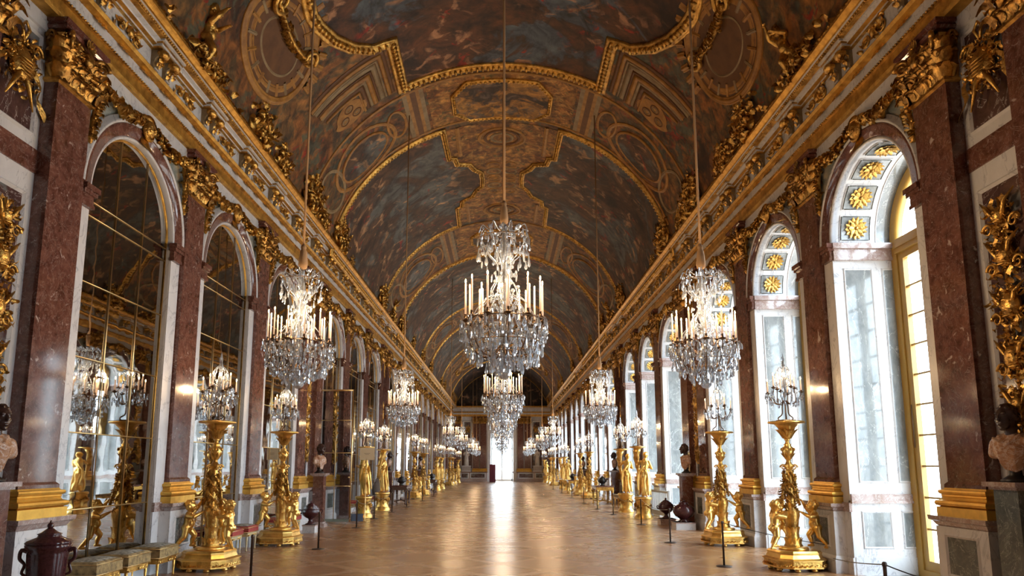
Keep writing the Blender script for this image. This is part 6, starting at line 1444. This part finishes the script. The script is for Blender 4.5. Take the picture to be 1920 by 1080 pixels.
# stools
for kind, lst2 in (('gold', [(-5.14, 8.92), (-5.15, 9.66), (-5.15, 10.5)]), ('red', [(-5.1, 13.05), (-5.1, 13.85), (-5.1, 16.15), (-5.1, 16.85), (-5.08, 24.2), (-5.08, 27.3)])):
    P_ = stool_parts(kind); reg(P_)
    for i, (x, y) in enumerate(lst2):
        if kind == 'gold': lab = ('gilt stool with woven tapestry seat, first of the three beside the fluted vase', 'gilt stool with woven tapestry seat, in the middle of the three', 'gilt stool with woven tapestry seat, beside the first putti torchere')[i]
        else: lab = ('red velvet stool with cream legs just behind the first putti torchere', 'red velvet stool with cream legs, further one between the two putti torcheres', 'red velvet stool directly behind the second putti torchere', 'red velvet stool next to the bust pedestal', 'red velvet stool between the two draped woman torcheres', 'red velvet stool near the grey stone vase')[i]
        place(P_, i == 0, (x, y, 0), PI / 2, lab, 'gilt tapestry stools' if kind == 'gold' else 'red velvet stools')
# tables
def table_at(x, y, w, d, rz, label, vl, mat='gold_carved', h=0.8):
    t = console_table(w, d, h, mat); put(t, (x, y, 0), rz, label)
    if vl: v = urn('table'); put(v, (x, y, h), 0.4, vl)
table_at(4.35, 30.2, 1.5, 0.8, PI / 2, 'gilt console table with a black vase, window side', 'black vase with handles on the gilt console table, window side')
table_at(-4.4, 30.6, 1.3, 0.7, PI / 2, 'carved dark wood table with a vase, mirrored side', 'dark vase with handles on the carved table, mirrored side', 'dark_wood')
table_at(4.3, 42.3, 1.3, 0.7, PI / 2, 'far gilt console table with vase on the window side', 'black vase on the far gilt console table, window side')
table_at(-4.3, 42.8, 1.2, 0.6, PI / 2, 'far carved wood table with vase on the mirrored side', 'dark vase on the far carved table, mirrored side', 'dark_wood')
# low bench
t = thing('gilt_bench', 'low gilt bench next to the gilt console table, window side', 'bench', (4.75, 27.9, 0), PI / 2); mb = MB(); mb.box(-0.45, 0.45, -0.22, 0.22, 0.40, 0.50, 0); mb.obj('seat', 'tapestry', t)
a = MB(); a.box(-0.45, 0.45, -0.22, 0.22, 0.33, 0.40, 0); a.obj('apron', 'gold_carved', t)
for s in (-1, 1):
    for q in (-1, 1): l = MB(); l.lathe([(0.02, 0), (0.03, 0.3), (0.03, 0.34)], 8, (s * 0.41, q * 0.18, 0)); l.obj('leg', 'gold_carved', t)
# white railing
t = thing('slatted_railing', 'white slatted railing screen leaning beside the window wall', 'railing', (5.0, 22.0, 0), 0)
P0, P1 = Vector((0.06, -0.75, 0)), Vector((-0.08, 1.0, 0)); d = (P1 - P0)
r_ = MB()
for z0, z1 in ((0.80, 0.86), (0.10, 0.24)): r_.add([P0 + Vector((-0.025, 0, z0)), P1 + Vector((-0.025, 0, z0)), P1 + Vector((-0.025, 0, z1)), P0 + Vector((-0.025, 0, z1)), P0 + Vector((0.025, 0, z0)), P1 + Vector((0.025, 0, z0)), P1 + Vector((0.025, 0, z1)), P0 + Vector((0.025, 0, z1))], [(0, 1, 2, 3), (7, 6, 5, 4), (0, 4, 5, 1), (3, 2, 6, 7), (0, 3, 7, 4), (1, 5, 6, 2)], 0)
r_.obj('rail', 'white_paint', t); sl = MB().box(-0.010, 0.010, -0.022, 0.022, 0.22, 0.82).mesh('slat', 'white_paint')
for k in range(16): mobj('slat', sl, t, tuple(P0.lerp(P1, k / 15)))
for p in (P0, P1): q = MB().box(p.x - 0.03, p.x + 0.03, p.y - 0.03, p.y + 0.03, 0, 0.88); q.obj('post', 'white_paint', t)
# barrier posts and cords
ST = stanchion(); reg(ST)
posts = {-1: [(-3.3, 9.35), (-3.62, 13.95), (-3.86, 18.7), (-3.98, 21.9), (-3.9, 24.9), (-3.8, 28.0), (-3.75, 33.0), (-3.7, 38.0), (-3.7, 44.0), (-3.7, 51.0)], 1: [(3.62, 6.72), (3.63, 11.6), (3.6, 15.1), (3.9, 19.7), (3.76, 23.7), (3.62, 26.6), (3.6, 30.8), (3.6, 36.0), (3.6, 42.0), (3.6, 49.0)]}
k = 0
for sd in (-1, 1):
    for i, (x, y) in enumerate(posts[sd]):
        place(ST, k == 0, (x, y, 0), 0, 'thin dark barrier post on a round foot, %s on the %s side' % (ORD[i], SIDE[sd]), 'barrier posts along the walls'); k += 1
def cord(a, b, sag, label):
    pts = []
    for i in range(17): t = i / 16; pts.append((a[0] + (b[0] - a[0]) * t, a[1] + (b[1] - a[1]) * t, a[2] + (b[2] - a[2]) * t - sag * 4 * t * (1 - t)))
    mb = MB(); mb.tube(pts, 0.006, 5); tag(mb.obj('barrier_rope', 'black'), label, 'cord')
cord((3.62, 6.72, 0.70), (5.0, 6.1, 0.55), 0.12, 'black cord from the first post towards the window wall pedestal')
cord((3.62, 6.72, 0.70), (5.02, 10.75, 0.24), 0.02, 'black cord from the first post to the wall behind the first window side torchere')
cord((3.63, 11.6, 0.70), (5.1, 11.15, 0.40), 0.03, 'black cord from the second post across the first window side torchere base')
cord((3.6, 15.1, 0.70), (3.9, 19.7, 0.70), 0.10, 'black cord between the third and fourth window side posts')
cord((-3.62, 13.95, 0.70), (-3.86, 18.7, 0.70), 0.5, 'slack cord between the second and third mirrored side posts')
for i in range(3, 6): a, b = posts[1][i], posts[1][i + 1]; cord((*a, 0.7), (*b, 0.7), 0.15, 'black cord between the %s and %s window side posts' % (ORD[i], ORD[i + 1]))
for i in range(2, 6): a, b = posts[-1][i], posts[-1][i + 1]; cord((*a, 0.7), (*b, 0.7), 0.15, 'black cord between the %s and %s mirrored side posts' % (ORD[i], ORD[i + 1]))
# notice on a stand, blue box
t = thing('notice_stand', 'small cream notice board on a thin post before the draped woman torchere', 'sign', (-4.02, 20.6, 0)); b = MB(); b.lathe([(0.12, 0), (0.12, 0.012), (0.02, 0.02), (0.014, 0.05), (0.014, 1.85)], 14); b.obj('stand', 'brass', t)
b = MB(); b.box(-0.21, 0.21, -0.012, 0.006, 1.80, 2.16); b.obj('board', 'card', t, (0.02, 0, 0))
b = MB()
for k, (w, z) in enumerate(((0.09, 1.99), (0.06, 1.96))): b.box(-w, w, -0.0135, -0.0125, z, z + 0.008)
b.obj('lettering', 'dark_wood', t, (0.02, 0, 0))
t = thing('blue_crate', 'small dark blue box on the floor beside the mirror door', 'box', (-4.35, 21.1, 0), 0.3); b = MB(); b.box(-0.17, 0.17, -0.12, 0.12, 0, 0.17); b.obj('body', 'blue_box', t); b = MB(); b.box(-0.18, 0.18, -0.13, 0.13, 0.17, 0.20); b.obj('lid', 'blue_box', t)

# ---- far end wall
fw = MB(); yw = YF
def fx(x0, x1, z0, z1, m, d=0.0): fw.box(x0, x1, yw - d, yw + 0.3, z0, z1, m)
fx(-5.6, -1.55, -0.05, 6.95, 0); fx(1.55, 5.6, -0.05, 6.95, 0); fx(-1.55, 1.55, 5.55, 6.95, 0); fx(-5.6, 5.6, 6.95, 12.2, 3)
for s in (-1, 1):
    fx(min(s * 1.58, s * 5.2), max(s * 1.58, s * 5.2), 0, 0.95, 4, 0.62); fx(min(s * 1.56, s * 5.2), max(s * 1.56, s * 5.2), 0, 0.30, 4, 0.66); fx(min(s * 1.55, s * 5.2), max(s * 1.55, s * 5.2), 0.95, 1.05, 1, 0.68)
    for a_, b_ in ((1.72, 3.35), (3.5, 4.35)): panel(fw, (0, yw - 0.62, 0), (1, 0, 0), (0, 0, 1), (0, -1, 0), min(s * a_, s * b_), max(s * a_, s * b_), 0.32, 0.93, 0, 2, 0.10, 0.05)
    panel(fw, (0, yw, 0), (1, 0, 0), (0, 0, 1), (0, -1, 0), min(s * 3.2, s * 4.25), max(s * 3.2, s * 4.25), 4.4, 6.5, 0, 2, 0.2, 0.06); panel(fw, (0, yw, 0), (1, 0, 0), (0, 0, 1), (0, -1, 0), min(s * 3.2, s * 4.25), max(s * 3.2, s * 4.25), 1.4, 4.1, 1, 2, 0.16, 0.06)
far = tag(fw.obj('wall_far', ['white_marble', 'red_marble', 'panel_marble', 'paint_dark', 'pink_marble']), 'far end wall with red marble pilasters and an open doorway', kind='structure')
for s in (-1, 1):
    for i, x in enumerate((1.98, 2.74, 4.75)):
        t = thing('pilaster', 'red marble pilaster of the far wall, %s from the doorway on the %s side' % (ORD[i], 'mirrored wall' if s < 0 else 'window wall'), 'pilaster', (s * x, yw, 0), PI / 2, 'pilasters of the far wall')
        mobj('shaft', me_sh, t); mobj('capital', cap_me, t); mobj('base_moulding', me_pb, t); mobj('pedestal', me_pp, t)
    T_ = dict(loc=(s * 3.6, yw + 0.02, -0.6), rot=(0, 0, PI / 2)); tag(mobj('wall_trophy', tr0, None, **T_), 'gilt trophy high on the far wall, %s side' % SIDE[s], 'ornament')
    t = thing('marble_statue', 'standing %s marble statue before the far wall, %s side' % ('warm lit' if s < 0 else 'white', SIDE[s]), 'statue', (s * 3.75, yw - 0.36, 1.70), PI); mobj('figure', ME['statue'], t, None, None, 1.0)
    b = MB(); b.lathe([(0.24, -0.03), (0.24, 0.0), (0.0, 0.01)], 20, caps=False); b.obj('plinth_disc', 'statue', t)
    t = thing('statue_pedestal', 'pale pedestal block under the %s side statue' % SIDE[s], 'pedestal', (s * 3.75, yw - 0.36, 1.05)); b = MB(); b.box(-0.46, 0.46, -0.26, 0.26, 0.08, 0.56); b.obj('block', 'stone_grey', t); b = MB(); b.box(-0.5, 0.5, -0.29, 0.29, 0.56, 0.62); b.obj('cap_slab', 'white_marble', t); b = MB(); b.box(-0.5, 0.5, -0.29, 0.29, 0, 0.08); b.obj('foot', 'white_marble', t)
# doorway: jambs, glazed door beyond
dj = MB()
for s in (-1, 1): dj.box(min(s * 1.2, s * 1.55), max(s * 1.2, s * 1.55), yw - 0.08, yw + 0.9, 0, 5.1, 0); dj.box(min(s * 1.12, s * 1.22), max(s * 1.12, s * 1.22), yw - 0.1, yw + 0.95, 0.9, 1.05, 1)
dj.box(-1.55, 1.55, yw - 0.08, yw + 0.9, 5.1, 5.6, 0)
tag(dj.obj('door_2', ['white_marble', 'pink_marble']), 'marble doorway at the far end opening to a bright window', kind='structure')
wf = MB()
for x0, x1, z0, z1 in ((-1.2, -1.05, 0, 4.8), (1.05, 1.2, 0, 4.8), (-1.2, 1.2, 4.7, 5.1), (-1.2, 1.2, 0, 0.2), (-0.08, 0.08, 0.2, 4.8), (-1.1, 1.1, 3.5, 3.58)): wf.box(x0, x1, yw + 2.8, yw + 2.9, z0, z1)
wfo = wf.obj('window_18', 'white_paint'); tag(wfo, 'bright glazed door beyond the far doorway', kind='structure'); mobj('window_pane', MB().box(-1.1, 1.1, yw + 2.84, yw + 2.845, 0.1, 4.8).mesh('window_pane', 'window_glass'), wfo)
vb = MB(); vb.box(-2.2, 2.2, yw + 0.3, yw + 3, -0.05, 0.0, 1); vb.box(-2.2, -1.2, yw + 0.9, yw + 3, 0, 5.2, 0); vb.box(1.2, 2.2, yw + 0.9, yw + 3, 0, 5.2, 0); vb.box(-2.2, 2.2, yw + 0.9, yw + 3, 5.1, 5.3, 0)
tag(vb.obj('wall_vestibule', ['white_marble', 'parquet']), 'vestibule beyond the far doorway', kind='structure')
L = bpy.data.lights.new('window_portal', 'AREA'); L.shape = 'RECTANGLE'; L.size = 2.2; L.size_y = 4.8; L.cycles.is_portal = True
lo = bpy.data.objects.new('window_portal', L); COL.objects.link(lo); lo.location = (0, yw + 3.0, 2.5); lo.rotation_euler = (-PI / 2, 0, 0)
t = thing('velvet_screen', 'dark red velvet screen standing beside the far doorway', 'screen', (-0.95, 71.5, 0), 0.25)
for k in range(2): b = MB(); b.box(-0.32 + k * 0.32, -0.01 + k * 0.32, -0.03, 0.03, 0.03, 1.8); b.obj('panel', 'velvet_wine', t)
b = MB(); b.box(-0.34, 0.33, -0.2, 0.2, 0, 0.03); b.obj('foot', 'black', t)
